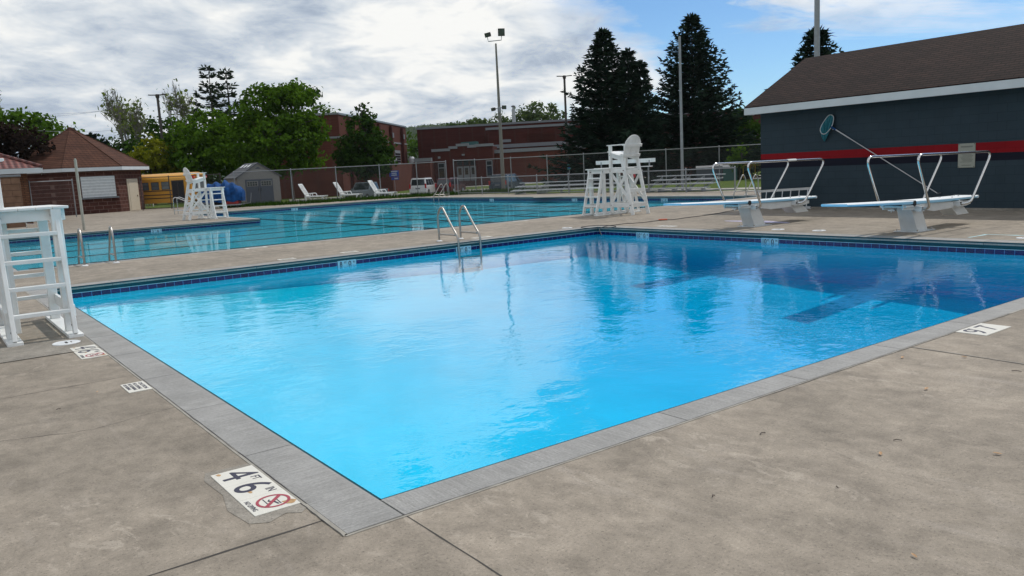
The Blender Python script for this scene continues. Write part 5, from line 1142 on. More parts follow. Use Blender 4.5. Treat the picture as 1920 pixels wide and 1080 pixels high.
# ---- chain link fences
def fence(name, label, pts, h, group=None, spacing=3.05, mid=False, mesh=.085, zb=.03, post_r=.034, cat='fence', dome=True, sub=None, wire_r=.0032, rail_mat='galv'):
    t = thing(name, label, cat, (0, 0, 0), 0, group); posts = MB(); mb = MB()
    for a, b in zip(pts[:-1], pts[1:]):
        a = Vector((*a[:2], 0)); b = Vector((*b[:2], 0)); L = (b-a).length; d = (b-a)/L; m_ = MB(); m_.tube([a+Vector((0, 0, h)), b+Vector((0, 0, h))], .026, 8); m_.build('top_rail', M[rail_mat], t)
        if mid: m_ = MB(); m_.tube([a+Vector((0, 0, .12)), b+Vector((0, 0, .12))], .022, 6); m_.build('bottom_rail', M[rail_mat], t)
        n = max(1, round(L/spacing))
        for k in range(n+(b == Vector((*pts[-1][:2], 0)))):
            p = a+d*(L*k/n); m_ = MB(); m_.tube([p, p+Vector((0, 0, h+.03))], post_r, 8); m_.lathe([(post_r+.006, h+.03), (post_r, h+.07), (.004, h+.09)], 8, p); m_.build('post', M[rail_mat], t)
        # straight wires woven at 45 degrees
        hh = h-zb; nw = int((L+hh)/(mesh*1.414)); nrm = Vector((-d.y, d.x, 0))
        for sgn in (1, -1):
            for k in range(nw):
                s0 = -hh+k*mesh*1.414
                x0, z0 = (s0, 0) ; x1, z1 = (s0+hh, hh)
                if x0 < 0: z0 = -x0; x0 = 0
                if x1 > L: z1 -= x1-L; x1 = L
                if z1-z0 < .03: continue
                if sgn < 0: z0, z1 = hh-z0, hh-z1
                p = a+d*x0+Vector((0, 0, zb+z0)); q = a+d*x1+Vector((0, 0, zb+z1)); r = wire_r; s2 = Vector((0, 0, 1))-d*sgn*0; 
                b0 = len(mb.v); o1 = nrm*r; o2 = -nrm*r*.5+Vector((0, 0, r)); o3 = -nrm*r*.5-Vector((0, 0, r))
                mb.v += [tuple(p+o1), tuple(p+o2), tuple(p+o3), tuple(q+o1), tuple(q+o2), tuple(q+o3)]
                mb.f += [(b0, b0+1, b0+4, b0+3), (b0+1, b0+2, b0+5, b0+4), (b0+2, b0, b0+3, b0+5)]
    mb.build('mesh_panel', M['wire'], t); return t
g_ = lambda x, y: tuple(gnd(x, y)[:2])
FL = [(16.5, 52.8), (19.9, 51.1), (25.6, 48.9), (27.6, 47.1), (28.7, 44.9)]
fence('chain_link_fence', 'tall chain link fence behind the three white loungers', FL, 2.32, 'chain link fences', spacing=2.75)
FR = [(28.95, 44.3), (31.6, 45.6), (37.5, 40.4), (41.5, 36.2), (46.0, 30.5), (49, 26)]
fence('chain_link_fence', 'tall chain link fence running from the light pole past the spruces to the slate building', FR, 2.35, 'chain link fences', spacing=3.0)
FM = [(28.75, 43.6), (28.75, 20.3)]
fence('chain_link_fence', 'waist-high chain link fence along the far side of the lap pool', FM, 1.10, 'chain link fences', spacing=2.9, mid=True, mesh=.075)
pa, pb = base(63, 57), base(143, 58); fence('chain_link_fence', 'chain link enclosure panel in front of the kiosk wall', [pa, pb], 2.3, 'chain link fences', spacing=2.4)
pa, pb = base(268, 63.5), base(418, 63); fence('chain_link_fence', 'chain link fence between the deck and the yellow bus', [pa, base(322, 63.5), pb], 2.3, 'chain link fences', spacing=3.4, rail_mat='darkpole')
# ---- poles
def pole(name, label, x, y, D, r0, r1, mat, cat='pole', group=None, n=12, seg=3):
    p = base(x, D); p.z = gz(p.x, p.y); z = (zat(x, y, D) if y > -500 else 16)-p.z; t = thing(name, label, cat, p, 0, group); mb = MB(); mb.lathe([(r0, -.1)]+[(r0+(r1-r0)*k/seg, z*k/seg) for k in range(1, seg)]+[(r1, z), (r1*.5, z+.02)], n); mb.build('shaft', M[mat], t, smooth=True); return t, z
t, z = pole('flood_light_pole', 'tall concrete pole carrying two pairs of flood lights beyond the lap pool', 931.5, 88, 56.2, .15, .06, 'conc_pole', 'light pole')
t.location = (32.1, 42.9, 0); D_ = math.hypot(32.1-CAM.x, 42.9-CAM.y); z = 1.6+(hor(915)-88)*D_/1516
rr = rgt
def flood(dx, z_, w_, h_, tilt, yaw, lab='flood_light'):
    c = rgt*dx+Vector((0, 0, z_)); m_ = MB(); m_.box((0, 0, 0), (w_, .16, h_)); m_.box((0, .1, 0), (w_*.6, .14, h_*.6)); o = m_.build(lab, M['darkpole'], t, bevel=.02); o.location = c; o.rotation_euler = (tilt, 0, yaw)
    m_ = MB(); m_.box((0, -.083, 0), (w_*.86, .012, h_*.86)); m_.build('lens', M['lamp'], o)
cf = face(Vector((32.1, 42.9, 0)))
m_ = MB(); m_.tube([rgt*-.55+Vector((0, 0, z+.25)), rgt*-.5+Vector((0, 0, z-.02)), rgt*.4+Vector((0, 0, z+.03)), rgt*.42+Vector((0, 0, z+.35))], .03, 8); m_.build('bracket', M['galv'], t)
flood(-.52, z+.42, .52, .30, .25, cf-.9); flood(.42, z+.55, .46, .50, .10, cf+.15)
zl = 1.6+(hor(920)-209)*D_/1516
m_ = MB(); m_.tube([rgt*-.45+Vector((0, 0, zl)), rgt*.35+Vector((0, 0, zl+.12))], .025, 8); m_.build('bracket', M['galv'], t)
flood(-.42, zl, .34, .22, .3, cf-1.0); flood(.34, zl+.10, .30, .26, .1, cf+.4)
m_ = MB(); m_.lathe([(.10, zl-.25), (.115, zl-.2), (.115, zl+.1), (.10, zl+.15)], 12); m_.build('clamp_band', M['galv'], t)
for (x, y, D, lab) in ((317.5, 196, 86, 'dark lamp post with a flat T head beside the bare trees'), (1066, 149, 92, 'dark lamp post with a flat T head left of the big spruce')):
    t, z = pole('lamp_post', lab, x, y, D, .15, .12, 'darkpole', 'lamp post', 'dark lamp posts')
    for s_ in (-1, 1): m_ = MB(); m_.beam(rgt*(.1*s_)+Vector((0, 0, z-.02)), rgt*(.85*s_)+Vector((0, 0, z+.02)), .3, .08); m_.build('lamp_head', M['darkpole'], t, bevel=.02)
    m_ = MB(); m_.lathe([(.16, z-.3), (.2, z-.1), (.16, z+.06)], 10); m_.build('collar', M['darkpole'], t)
t, z = pole('utility_pole', 'grey timber utility pole with one crossarm right of the kiosk roof', 243, 217, 112, .2, .12, 'wood_pole', 'utility pole')
m_ = MB(); m_.beam(rgt*-1.15+Vector((0, 0, z-.7)), rgt*1.15+Vector((0, 0, z-.6)), .12, .14); m_.build('crossarm', M['wood_pole'], t)
m_ = MB(); m_.tube([(0, 0, z-.05), (0, 0, z+.5)], .03, 6); m_.build('pole_top_pin', M['bolt'], t)
for k in (-1.05, -.4, .5, 1.05): m_ = MB(); m_.lathe([(.05, 0), (.07, .1), (.03, .22)], 8, rgt*k+Vector((0, 0, z-.58))); m_.build('insulator', M['bolt'], t)
UP_ = t.location.copy()
def wirething(lab, a, b, sag=.6, r=.016):
    t = thing('power_line', lab, 'power line', (0, 0, 0), 0, 'overhead power lines'); a, b = Vector(a), Vector(b); pts = [a.lerp(b, i/14)-Vector((0, 0, sag*4*(i/14)*(1-i/14))) for i in range(15)]; m_ = MB(); m_.tube(pts, r, 4); m_.build('wire', M['galv'], t)
for k, (yl, lab) in enumerate(((211, 'topmost thin power line running left from the utility pole'), (221, 'second thin power line running left from the utility pole'))):
    wirething(lab, UP_+rgt*(-.4 if k == 0 else -1.05)+Vector((0, 0, z-.4)), at(-60, yl-3, 118), .5, .014)
wirething('pale cable crossing in front of the dark tree at the far left, upper one', at(-60, 233, 60), at(228, 242, 113), .4, .012); wirething('pale cable crossing in front of the dark tree at the far left, lower one', at(-60, 268, 60), at(205, 258, 112), .3, .012)
wirething('thin power line running right from the utility pole into the maples', UP_+rgt*1.05+Vector((0, 0, z-.4)), at(420, 235, 130), .6, .014)
pole('steel_pole', 'thin steel pole standing alone in front of the tallest spruce', 1280, 84, 45, .085, .065, 'galv', 'pole'); 
pole('steel_pole', 'tall grey pole rising behind the slate building roof', 1531, -60, 40, .14, .11, 'galv', 'pole')
p = gnd(158, 431.5); t = thing('tan_post', 'slim tan post standing at the pool edge in front of the kiosk', 'post', p); m_ = MB(); z = 1.6+(hor(152)-305)*math.hypot(p.x-CAM.x, p.y-CAM.y)/1516; m_.lathe([(.055, 0), (.055, z-.08), (.03, z)], 10); m_.build('shaft', M['tanpole'], t, smooth=True)
# signs
def post_sign(name, label, x, ytop, ybot, D, w_, mat, lines, arrow=False):
    p = base(x, D); p.z = gz(p.x, p.y); t = thing(name, label, 'sign', p, face(p)); z1, z0 = zat(x, ytop, D)-p.z, zat(x, ybot, D)-p.z; m_ = MB(); m_.tube([(0, .04, 0), (0, .04, z1)], .03, 8); m_.build('post', M['galv'], t); m_ = MB(); m_.b2((-w_/2, -.02, z0), (w_/2, .0, z1)); m_.build('sign_panel', M[mat], t, bevel=.01)
    return t, z0, z1
t, z0, z1 = post_sign('blue_sign', 'blue school notice sign with white print between the cone-shaped tree and the white vehicle', 741, 320, 331, 92, 1.05, 'sign_blue', 3)
for k, s_ in enumerate((.75, .55, .6)): m_ = MB(); m_.b2((-s_/2, -.024, z1-.14-.2*k), (s_/2, -.021, z1-.05-.2*k)); m_.build('lettering', M['fascia'], t)
m_ = MB(); m_.b2((-.35, -.02, z0-.36), (.5, .0, z0-.06)); m_.build('lower_panel', M['sign_blue'], t); m_ = MB(); m_.b2((0, -.024, z0-.27), (.4, -.021, z0-.15)); m_.build('lettering', M['fascia'], t)
t, z0, z1 = post_sign('parking_sign', 'small green-blue parking sign on a post left of the centre lifeguard chair', 1068.5, 308.5, 318, 70, .30, 'sign_teal', 0)
m_ = MB(); m_.b2((-.07, -.024, z0+.12), (.07, -.021, z0+.28)); m_.build('symbol', M['sign_blue'], t)
# ---- shed
p = base(478, 61.5); t = thing('storage_shed', 'grey resin garden shed with dark double doors behind the deck', 'shed', p, face(p)+rad(20)); w_, dp, ez, pz = 3.05, 2.4, 2.0, 2.95
mb = MB(); mb.prism([(-w_/2, -dp/2, 0), (w_/2, -dp/2, 0), (w_/2, -dp/2, ez), (0, -dp/2, pz-.08), (-w_/2, -dp/2, ez)], (0, dp, 0)); mb.build('wall', M['shed_wall'], t)
for s_ in (-1, 1):
    mb = MB(); mb.prism([(0, -dp/2-.12, pz), (0, -dp/2-.12, pz-.07), (s_*(w_/2+.14), -dp/2-.12, ez-.12), (s_*(w_/2+.14), -dp/2-.12, ez-.05)], (0, dp+.24, 0)); ro = mb.build('roof_panel', M['shed_roof'], t)
    for k in range(5):
        a = (k+.6)/5.6; x_ = s_*(w_/2+.14)*a; z_ = pz+(ez-.05-pz)*a; mb = MB(); mb.beam((x_, -dp/2-.11, z_+.012), (x_, dp/2+.11, z_+.012), .03, .02); mb.build('roof_ridge', M['galv'], ro)
for k in range(3): mb = MB(); mb.box((-.42, -.7+.7*k, pz-.21), (.34, .3, .02), ry=-.56); mb.build('skylight', M['white'], t)
for s_ in (-1, 1):
    mb = MB(); mb.b2((s_*.02, -dp/2-.04, .04) if s_ > 0 else (-.98, -dp/2-.04, .04), (.98, -dp/2-.002, 1.78) if s_ > 0 else (-.02, -dp/2-.002, 1.78)); do = mb.build('door', M['shed_door'], t)
    cx = s_*.5; mb = MB(); mb.b2((cx-.40, -dp/2-.055, 1.30), (cx+.40, -dp/2-.041, 1.66)); fo = mb.build('window_frame', M['shed_wall'], do)
    mb = MB()
    for i in range(4):
        for j in range(2): mb.b2((cx-.35+.18*i, -dp/2-.063, 1.34+.15*j), (cx-.35+.18*i+.14, -dp/2-.056, 1.34+.15*j+.12))
    mb.build('pane', M['glass'], fo); mb = MB(); mb.tube([(s_*.09, -dp/2-.08, .95), (s_*.09, -dp/2-.08, 1.15)], .018, 6); mb.build('handle', M['bolt'], do)
mb = MB(); mb.prism([(-.22, -dp/2-.03, 2.52), (.22, -dp/2-.03, 2.52), (0, -dp/2-.03, 2.64)], (0, .028, 0)); mb.build('gable_vent', M['shed_door'], t)
# ---- blue tarp over a cart
p = base(419, 57.0); t = thing('tarp_covered_cart', 'low wheeled cart heaped under a crumpled blue tarp beside the shed', 'cart', p, face(p)+rad(-12)); n1, n2 = 30, 18; V = []; F = []
for i in range(n1+1):
    for j in range(n2+1):
        u_ = i/n1; v_ = j/n2; x = -1.35+2.7*u_; a = math.pi*v_; hump = 1.12+.18*math.sin(u_*3.3)+.14*math.exp(-((u_-.62)/.06)**2)-.08*math.exp(-((u_-.52)/.05)**2); en = max(.03, 1-abs(2*u_-1)**5)
        fold = 1+.05*math.sin(u_*31+v_*5)+.03*math.sin(u_*57+v_*17)*abs(math.cos(a)); y = -.75*math.cos(a)*fold*(.75+.25*en); z_ = .40+(hump*(math.sin(a)**.55))*(.72+.28*en)*fold if 0 < j < n2 else .42+.05*math.sin(u_*22)
        V.append((x*(1+.03*math.sin(a*3)), y, z_))
for i in range(n1):
    for j in range(n2): k = i*(n2+1)+j; F.append((k, k+1, k+n2+2, k+n2+1))
F2 = [tuple(range(n2+1))[::-1], tuple(n1*(n2+1)+j for j in range(n2+1))]
mb = MB(); mb.add(V, F+F2); mb.build('tarp', M['blue'], t, smooth=True)
mb = MB(); mb.b2((-1.2, -.6, .16), (1.25, .6, .24)); mb.tube([(1.2, 0, .2), (1.75, 0, .25), (1.85, 0, .9)], .025, 6); mb.build('frame', M['galv'], t); mb = MB(); mb.b2((.1, -.62, .25), (1.1, .5, .45)); mb.build('red_base', M['red'], t, bevel=.04)
for x in (-.95, 1.0):
    for y in (-.55, .55): mb = MB(); mb.tube([(x, y-.04, .10), (x, y+.04, .10)], .10, 12); mb.build('wheel', M['black'], t)
# ---- loungers.  head at -x, foot at +x
def lounger(label, px_, rz):
    p = gnd(*px_); t = thing('sun_lounger', label, 'sun lounger', (p.x, p.y, 0), face(p)+rz, 'white slatted sun loungers'); W = M['white']
    for y in (-.30, .30): mb = MB(); mb.beam((-.55, y, .36), (.95, y, .36), .05, .09); mb.build('side_rail', W, t, bevel=.01)
    mb = MB()
    for k in range(11): mb.box((-.45+.135*k, 0, .40), (.10, .60, .02))
    mb.build('seat_slats', W, t)
    d = Vector((-.50, 0, .87)); o = Vector((-.45, 0, .40))
    for y in (-.31, .31): mb = MB(); mb.beam(o+Vector((0, y, 0)), o+d*.98+Vector((0, y, 0)), .05, .045); mb.build('back_frame', W, t)
    mb = MB()
    for k in range(10): mb.beam(o+d*(.06+.095*k)+Vector((0, -.29, 0)), o+d*(.06+.095*k)+Vector((0, .29, 0)), .02, .058, side=d)
    mb.beam(o+d*.98+Vector((0, -.33, 0)), o+d*.98+Vector((0, .33, 0)), .04, .07, side=d); mb.build('back_slats', W, t)
    for x in (-.50, .75):
        for y in (-.30, .30): mb = MB(); mb.beam((x, y, .0), (x+.05, y, .36), .05, .12, side=(1, 0, 0)); mb.build('leg', W, t, bevel=.008)
    for y in (-.35, .35): mb = MB(); mb.tube(rounded([(-.40, y, .36), (-.42, y, .58), (.05, y, .60), (.12, y, .36)], .1, 5), .028, 8); mb.build('armrest', W, t, smooth=True)
lounger('leftmost of three white slatted sun loungers before the tall fence', (589, 378.0), rad(-24)); lounger('middle one of three white slatted sun loungers, left of the dark pickup', (654, 374.5), rad(-24)); lounger('rightmost of three white slatted sun loungers, in front of the dark pickup', (719, 371.5), rad(-24))
# ---- vehicles: local +x forward
def vehicle(name, label, cat, x, D, heading, paint, L=4.7, W=1.86, H=1.75, sh=1.02, gh=(-2.2, 1.15, -1.95, .35), hood=.98, rear_flat=True, kind='suv', y0=None):
    p = base(x, D); p.z = gz(p.x, p.y)+.03; t = thing(name, label, cat, p, face(p)+rad(heading), 'vehicles parked beyond the fences'); hw = W/2; a, b = -L/2, L/2; wr = .36; x1, x2 = a+.85, b-.9
    def arch(xc): return [(xc+(wr+.06)*math.cos(q), .34+(wr+.06)*math.sin(q)) for q in [math.pi-k*math.pi/8 for k in range(9)]]
    prof = [(a, .34)]+[(a+.02, .34)]+arch(x1)+arch(x2)+[(b-.02, .34), (b+.03, .45), (b+.02, .72), (b-.08, hood-.06), (b-.35, hood), (gh[1], sh), (gh[0], sh+.02), (a-.02, sh-.05), (a-.05, .6)]
    if kind == 'pickup': prof = [(a, .38)]+arch(x1)+arch(x2)+[(b, .42), (b+.05, .5), (b+.05, .9), (b-.05, hood+.05), (b-.3, hood+.1), (gh[1], sh+.05), (gh[0], sh+.05), (gh[0], sh), (a, sh), (a-.02, .6)]
    mb = MB(); mb.prism([(px, -hw, pz) for px, pz in prof], (0, W, 0)); bo = mb.build('body', paint, t, bevel=.05)
    ti = .16; g0, g1, g2, g3 = gh; bt = [(g0, -hw+.03, sh), (g1, -hw+.03, sh), (g1, hw-.03, sh), (g0, hw-.03, sh)]; tp = [(g2, -hw+ti, H), (g3, -hw+ti, H), (g3, hw-ti, H), (g2, hw-ti, H)]
    mb = MB(); mb.add(bt+tp, [(0, 3, 2, 1), (4, 5, 6, 7), (0, 1, 5, 4), (1, 2, 6, 5), (2, 3, 7, 6), (3, 0, 4, 7)]); mb.build('cabin', paint, t, bevel=.05)
    bt = [Vector(q) for q in bt]; tp = [Vector(q) for q in tp]
    def pane(A, B, C, D4, s0, s1, z0, z1, nm, off):
        P_ = lambda s_, z_: A.lerp(B, s_).lerp(D4.lerp(C, s_), z_); q = [P_(s0, z0), P_(s1, z0), P_(s1, z1), P_(s0, z1)]; mb = MB(); o_ = Vector(off); mb.prism([v_+o_ for v_ in q], o_*.3); mb.build(nm, M['glass'], t)
    for sg, (i, j) in ((-1, (0, 1)), (1, (3, 2))):
        for s0, s1 in (((.06, .33), (.36, .62), (.65, .93)) if kind != 'pickup' else ((.07, .45), (.50, .92))): pane(bt[i], bt[j], tp[j], tp[i], s0, s1, .10, .86, 'side_window', (0, sg*.012, 0))
    pane(bt[1], bt[2], tp[2], tp[1], .06, .94, .10, .90, 'windshield', (.014, 0, .006)); pane(bt[0], bt[3], tp[3], tp[0], .08, .92, .12, .88, 'rear_window', (-.014, 0, .004))
    for xc in (x1, x2):
        for sg in (-1, 1):
            m_ = MB(); m_.tube([(xc, sg*(hw-.20), .34), (xc, sg*(hw+.005), .34)], wr, 20); wo_ = m_.build('wheel', M['black'], t); m_ = MB(); m_.tube([(xc, sg*(hw), .34), (xc, sg*(hw+.012), .34)], wr*.62, 12); m_.build('rim', M['alu'], wo_)
    for sg in (-1, 1):
        m_ = MB(); m_.b2((b-.12, sg*(hw-.04), .68), (b+.045, sg*(hw-.42), .88)); m_.build('headlight', M['headl'], t, bevel=.02)
        m_ = MB(); m_.b2((a-.075, sg*(hw+.004), .85 if sh < 1.1 else .8), (a+.06, sg*(hw-.16), sh+.25 if rear_flat and kind == 'suv' else 1.05)); m_.build('tail_light', M['tail'], t, bevel=.01)
        m_ = MB(); m_.box((g1-.25, sg*(hw+.12), sh+.12), (.12, .2, .16)); m_.build('mirror', paint, t, bevel=.03)
    m_ = MB(); m_.b2((b+.02, -hw+.44, .62), (b+.055, hw-.44, .86)); m_.build('grille', M['chrome'] if kind == 'pickup' else M['bolt'], t); m_ = MB(); m_.b2((b+.0, -hw+.02, .40), (b+.10, hw-.02, .58)); m_.build('front_bumper', M['chrome'] if kind == 'pickup' else paint, t, bevel=.03); m_ = MB(); m_.b2((a-.11, -hw+.03, .40), (a-.02, hw-.03, .60)); m_.build('rear_bumper', paint, t, bevel=.03)
    m_ = MB(); m_.b2((a-.075, -.26, .78), (a-.056, .26, .92)); m_.build('licence_plate', M['limestone'], t)
    if kind == 'suv':
        for sg in (-1, 1): m_ = MB(); m_.tube([(g2+.1, sg*(hw-ti-.08), H+.05), (g3-.1, sg*(hw-ti-.08), H+.05)], .02, 6); m_.build('roof_rail', M['galv'], t)
    return t
PG = carpaint('dark_green_black_paint', (.12, .14, .145)); PW = carpaint('white_car_paint', (.66, .67, .66), .35); PR = carpaint('dark_maroon_paint', (.085, .02, .022)); PB = carpaint('dark_navy_paint', (.03, .05, .07)); PD = carpaint('dark_blue_grey_paint', (.03, .034, .05))
vehicle('pickup_truck', 'dark pickup truck facing the pool between two loungers', 'pickup truck', 688, 82, -118, PG, 5.5, 1.98, 1.86, 1.10, (-.9, 1.25, -.65, .75), .98, kind='pickup')
vehicle('white_suv', 'white boxy vehicle seen from behind at the lap pool far corner', 'car', 796, 90.0, 72, PW, 4.6, 1.9, 1.90, 1.08, (-2.25, 1.1, -2.05, .35))
vehicle('maroon_suv', 'dark maroon vehicle seen from behind, right beside the white one', 'car', 845, 91, 68, PR, 4.5, 1.84, 1.72, 1.02, (-2.2, 1.0, -1.9, .3))
vehicle('minivan', 'dark navy van seen from behind the foot of the flood light pole', 'van', 951, 86, 66, PB, 4.9, 1.95, 1.85, 1.05, (-2.4, 1.5, -2.2, .55))
vehicle('dark_sedan', 'dark car with a long curved roofline behind the left bleachers', 'car', 1080, 80, 172, PD, 4.9, 1.85, 1.58, .98, (-2.1, 1.35, -1.3, .35), .92, False, 'sedan')
# ---- school bus
p = base(354, 67.5, -.25); t = thing('school_bus', 'yellow school bus with black rails parked behind the chain link fence', 'school bus', p, face(p)-rad(28)); Yb = M['yellow']; hw = 1.2
sec = [(-hw, .62), (hw, .62), (hw, 2.30)]+[(hw*math.cos(a)*1.0, 2.30+.55*math.sin(a)) for a in [k*math.pi/12 for k in range(1, 12)]]+[(-hw, 2.30)]
mb = MB(); mb.prism([(-8.0, y, z_) for y, z_ in sec], (9.0, 0, 0)); mb.build('body', Yb, t, bevel=.03)
mb = MB(); mb.prism([(1.0, -hw*.92, .7), (1.0, -hw*.92, 1.55), (2.25, -hw*.92, 1.42), (2.55, -hw*.92, 1.2), (2.6, -hw*.92, .7)], (0, hw*1.84, 0)); mb.build('hood', Yb, t, bevel=.12)
mb = MB(); mb.b2((2.55, -1.1, .50), (2.75, 1.1, .72)); mb.build('front_bumper', M['bolt'], t, bevel=.03); mb = MB(); mb.b2((2.58, -.5, .78), (2.63, .5, 1.18)); mb.build('grille', M['chrome'], t)
for sg in (-1, 1): mb = MB(); mb.tube([(2.5, sg*.78, .95), (2.62, sg*.78, .95)], .13, 14); mb.build('headlight', M['headl'], t)
mb = MB(); mb.b2((1.001, -1.02, 1.58), (1.03, 1.02, 2.28)); mb.build('windshield', M['glass2'], t)
mb = MB(); mb.b2((1.031, -.02, 1.58), (1.05, .02, 2.28)); mb.build('windshield_post', M['bolt'], t)
mb = MB(); mb.b2((.80, -.66, 2.36), (1.22, .66, 2.70)); cap_ = mb.build('sign_cap', Yb, t, bevel=.06)
text('lettering', 'SCHOOL BUS', .24, M['bolt'], cap_, frame((1.226, 0, 2.53), (0, 1, 0), (0, 0, 1)), bold=.006, sx=.8)
for sg in (-1, 1):
    for k in (0, 1): mb = MB(); y_ = sg*(.80+.26*k); mb.tube([(.98, y_, 2.47), (1.12, y_, 2.47)], .11, 12); mb.build('warning_lamp', M['tail'] if k else M['plug'], t)
    mb = MB(); mb.tube([(1.0, sg*1.1, 2.0), (1.7, sg*1.32, 1.9), (1.7, sg*1.32, 1.4), (1.3, sg*1.1, 1.3)], .02, 6); mb.build('mirror_arm', M['bolt'], t); mb = MB(); mb.box((1.7, sg*1.32, 1.85), (.08, .22, .4)); mb.build('mirror', M['bolt'], t, bevel=.03)
for k in range(9): 
    x_ = -.75-.82*k; mb = MB(); mb.b2((x_-.62, -hw-.012, 1.62), (x_, -hw+.0, 2.22)); fo = mb.build('window_frame', M['bolt'], t); mb = MB(); mb.b2((x_-.58, -hw-.020, 1.66), (x_-.04, -hw-.0125, 1.90)); mb.b2((x_-.58, -hw-.020, 1.93), (x_-.04, -hw-.0125, 2.18)); mb.build('pane', M['glass2'], fo)
mb = MB(); mb.b2((-.55, -hw-.03, .60), (.42, -hw-.002, 2.28)); do = mb.build('folding_door', M['bolt'], t); mb = MB(); mb.b2((-.48, -hw-.04, .75), (-.09, -hw-.031, 2.2)); mb.b2((-.03, -hw-.04, .75), (.36, -hw-.031, 2.2)); mb.build('pane', M['glass'], do)
for z_ in (1.55, 1.25, 1.0): mb = MB(); mb.b2((-8.0, -hw-.025, z_-.03), (-.58, -hw-.003, z_+.03)); mb.build('rub_rail', M['bolt'], t)
for x_ in (-6.2, 1.75):
    for sg in (-1, 1): mb = MB(); mb.tube([(x_, sg*(hw-.35), .5), (x_, sg*(hw+.005), .5)], .5, 22); wo_ = mb.build('wheel', M['black'], t); mb = MB(); mb.tube([(x_, sg*(hw), .5), (x_, sg*(hw+.015), .5)], .26, 14); mb.build('rim', M['limestone'], wo_)
# ---- leaning poles, white stake, step by the kiosk
for k, (xa, xb, lab) in enumerate(((261, 279, 'leftmost of the long poles leaning on the kiosk corner'), (264, 288, 'second of the long poles leaning on the kiosk corner'), (266, 293, 'third of the long poles leaning on the kiosk corner'), (270, 297, 'rightmost of the long poles leaning on the kiosk corner'))):
    q = gnd(xb-14, 388); a = at(xa-3, 325.5, math.hypot(q.x-CAM.x, q.y-CAM.y)); t = thing('leaning_pole', lab, 'pole', (q.x, q.y, 0), 0, 'long poles leaning beside the kiosk'); m_ = MB(); m_.beam((0, 0, 0), a-Vector((q.x, q.y, 0)), .05, .07); m_.build('shaft', M['galv'], t)
q = gnd(288, 387.5); t = thing('white_stake', 'short white stake standing before the bus', 'post', q); m_ = MB(); m_.box((0, 0, .45), (.07, .07, .9)); m_.build('stake', M['white'], t, bevel=.01)
q = gnd(238, 392.5); t = thing('door_step', 'small grey two-sided plastic step by the kiosk door', 'step', q, face(q)+.25); m_ = MB(); m_.b2((-.42, -.3, .38), (.42, .3, .45)); m_.build('tread', M['steps'], t, bevel=.02)
for x_ in (-.38, .38): m_ = MB(); m_.b2((x_-.035, -.28, 0), (x_+.035, .28, .38)); m_.build('leg', M['steps'], t)
m_ = MB(); m_.b2((-.34, .2, .02), (.34, .24, .38)); m_.build('back_panel', M['steps'], t)
# ---- bleachers
def bleacher(label, a, b, rows_, z0=.20, dz=.22, dy=.55, mats='alu'):
    a = Vector((a.x, a.y, 0)); b = Vector((b.x, b.y, 0)); d = (b-a).normalized(); L = (b-a).length; rz = math.atan2(d.y, d.x); t = thing('bleacher', label, 'bleacher', a, rz, 'low aluminium bleachers')
    for k in range(rows_):
        z_ = z0+dz*k*1.0; y_ = dy*k
        m_ = MB(); m_.b2((0, y_, z_), (L, y_+.26, z_+.045)); m_.build('seat_plank', M[mats], t)
        if k: m_ = MB(); m_.b2((0, y_-.27, z_-.18), (L, y_-.05, z_-.14)); m_.build('foot_plank', M[mats], t)
    for k in range(5):
        x_ = .3+(L-.6)*k/4; m_ = MB(); m_.beam((x_, .1, .04), (x_, dy*(rows_-1)+.2, .04), .05, .05); m_.beam((x_, .1, z0-.1), (x_, dy*(rows_-1)+.1, z0+dz*(rows_-1)-.05), .05, .06); m_.tube([(x_, .12, .04), (x_, .12, z0)], .025, 6); m_.tube([(x_, dy*(rows_-1)+.12, .04), (x_, dy*(rows_-1)+.12, z0+dz*(rows_-1))], .025, 6); m_.tube([(x_, .15, .1), (x_, dy*(rows_-1), z0+dz*(rows_-2))], .02, 6); m_.build('frame', M['galv'], t)
    return t
bleacher('low aluminium bleachers before the dark car, left of the centre lifeguard chair', base(957, 50), base(1150, 46.5), 3)
bleacher('low aluminium bleachers right of the centre lifeguard chair', base(1198, 43), base(1322, 40.5), 4, .16, .20, .5)
t = thing('raised_bench', 'long white bench with a backboard raised behind the centre lifeguard chair', 'bench', base(1117, 44), 0); a, b = base(1117, 44), base(1228, 42); d = (b-a); L = d.length; t.rotation_euler = (0, 0, math.atan2(d.y, d.x)); zb_ = zat(1170, 303, 43)
m_ = MB(); m_.box((L/2, .12, zb_), (L, .03, .20), ry=-.0); m_.build('backboard', M['white'], t, bevel=.01); m_ = MB(); m_.box((L/2, -.12, zb_-.30), (L*.95, .26, .04)); m_.build('seat', M['white'], t, bevel=.01)
for x_ in (.35, L/2, L-.35): m_ = MB(); m_.beam((x_, .10, zb_-.32), (x_, .12, zb_+.02), .05, .05); m_.tube([(x_, 0, 0), (x_, 0, zb_-.32)], .04, 8); m_.build('leg', M['galv'], t)
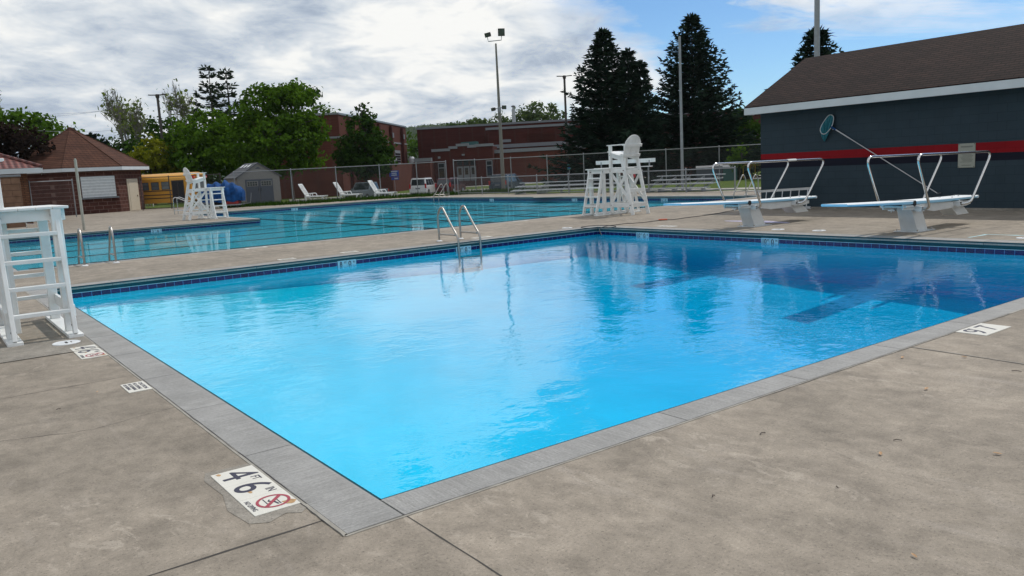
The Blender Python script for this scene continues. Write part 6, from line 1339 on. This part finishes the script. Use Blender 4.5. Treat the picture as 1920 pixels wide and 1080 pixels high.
for (x, y0_, y1_, lab) in ((1186, 322, 334, 'upper red float hooked on the low fence behind the centre lifeguard chair'), (1186, 345, 358, 'lower red float at the low fence behind the centre lifeguard chair')):
    q = base(x, 38.8); za, zb2 = zat(x, y0_, 38.8), zat(x, y1_, 38.8); t = thing('rescue_float', lab, 'float', q, face(q), 'red floats at the low fence'); m_ = MB(); m_.lathe([(.05, zb2), (.16, zb2+.06), (.17, (za+zb2)/2), (.15, za-.05), (.04, za)], 12); m_.build('float_body', M['red'], t, smooth=True); m_ = MB(); m_.tube([(0, 0, za), (.03, .08, za+.12), (.02, .1, za+.05)], .012, 6); m_.build('hanging_loop', M['black'], t)
for (x0, x1, y1_, D, lab) in ((1306, 1336, 311, 68, 'leftmost dark metal bin beyond the bleachers'), (1338, 1354, 308, 70, 'middle dark metal bin beyond the bleachers'), (1356, 1382, 309, 67, 'rightmost grey-green bin beyond the bleachers')):
    a, b = base(x0, D), base(x1, D); q = (a+b)/2; q.z = gz(q.x, q.y); L = (b-a).length; H_ = zat(x0, y1_, D)-q.z; t = thing('waste_bin', lab, 'bin', q, face(q), 'metal bins by the school drive'); m_ = MB(); m_.prism([(-L/2, -.7, 0), (L/2, -.7, 0), (L/2, .7, 0), (-L/2, .7, 0)], (0, 0, H_*.86)); m_.build('container', M['teal_hvac'] if 'grey' in lab else M['shed_door'], t, bevel=.03); m_ = MB(); m_.prism([(-L/2-.04, -.76, H_*.863), (-L/2-.04, .76, H_*.863), (-L/2-.04, .76, H_), (-L/2-.04, -.76, H_*.93)], (L+.08, 0, 0)); m_.build('lid', M['galv'], t)
q = base(1405, 62); t = thing('yellow_rail', 'ochre tube barrier left of the slate building corner', 'barrier', q, face(q)); m_ = MB(); zt_ = zat(1405, 308.5, 62)
for x_ in (-.42, .05, .42): m_.tube([(x_, 0, 0), (x_, 0, zt_)], .035, 6)
m_.tube([(-.42, 0, zt_), (.42, 0, zt_)], .035, 6); m_.build('tube_frame', M['yrail'], t); 

# ---- thin air between here and the hills
mb = MB(); mb.b2((-1800, -1800, -6), (2600, 2600, 140)); hz = bpy.data.materials.new('haze_air'); hz.use_nodes = True; hn = hz.node_tree; hn.nodes.clear(); ho_ = hn.nodes.new('ShaderNodeOutputMaterial')
pv = hn.nodes.new('ShaderNodeVolumePrincipled'); pv.inputs['Color'].default_value = (.80, .88, .97, 1); pv.inputs['Density'].default_value = .00007; pv.inputs['Anisotropy'].default_value = .3; hn.links.new(pv.outputs[0], ho_.inputs['Volume'])
tag(mb.build('haze', hz), 'faint bluish haze in the air towards the wooded hill', 'haze', kind='stuff')
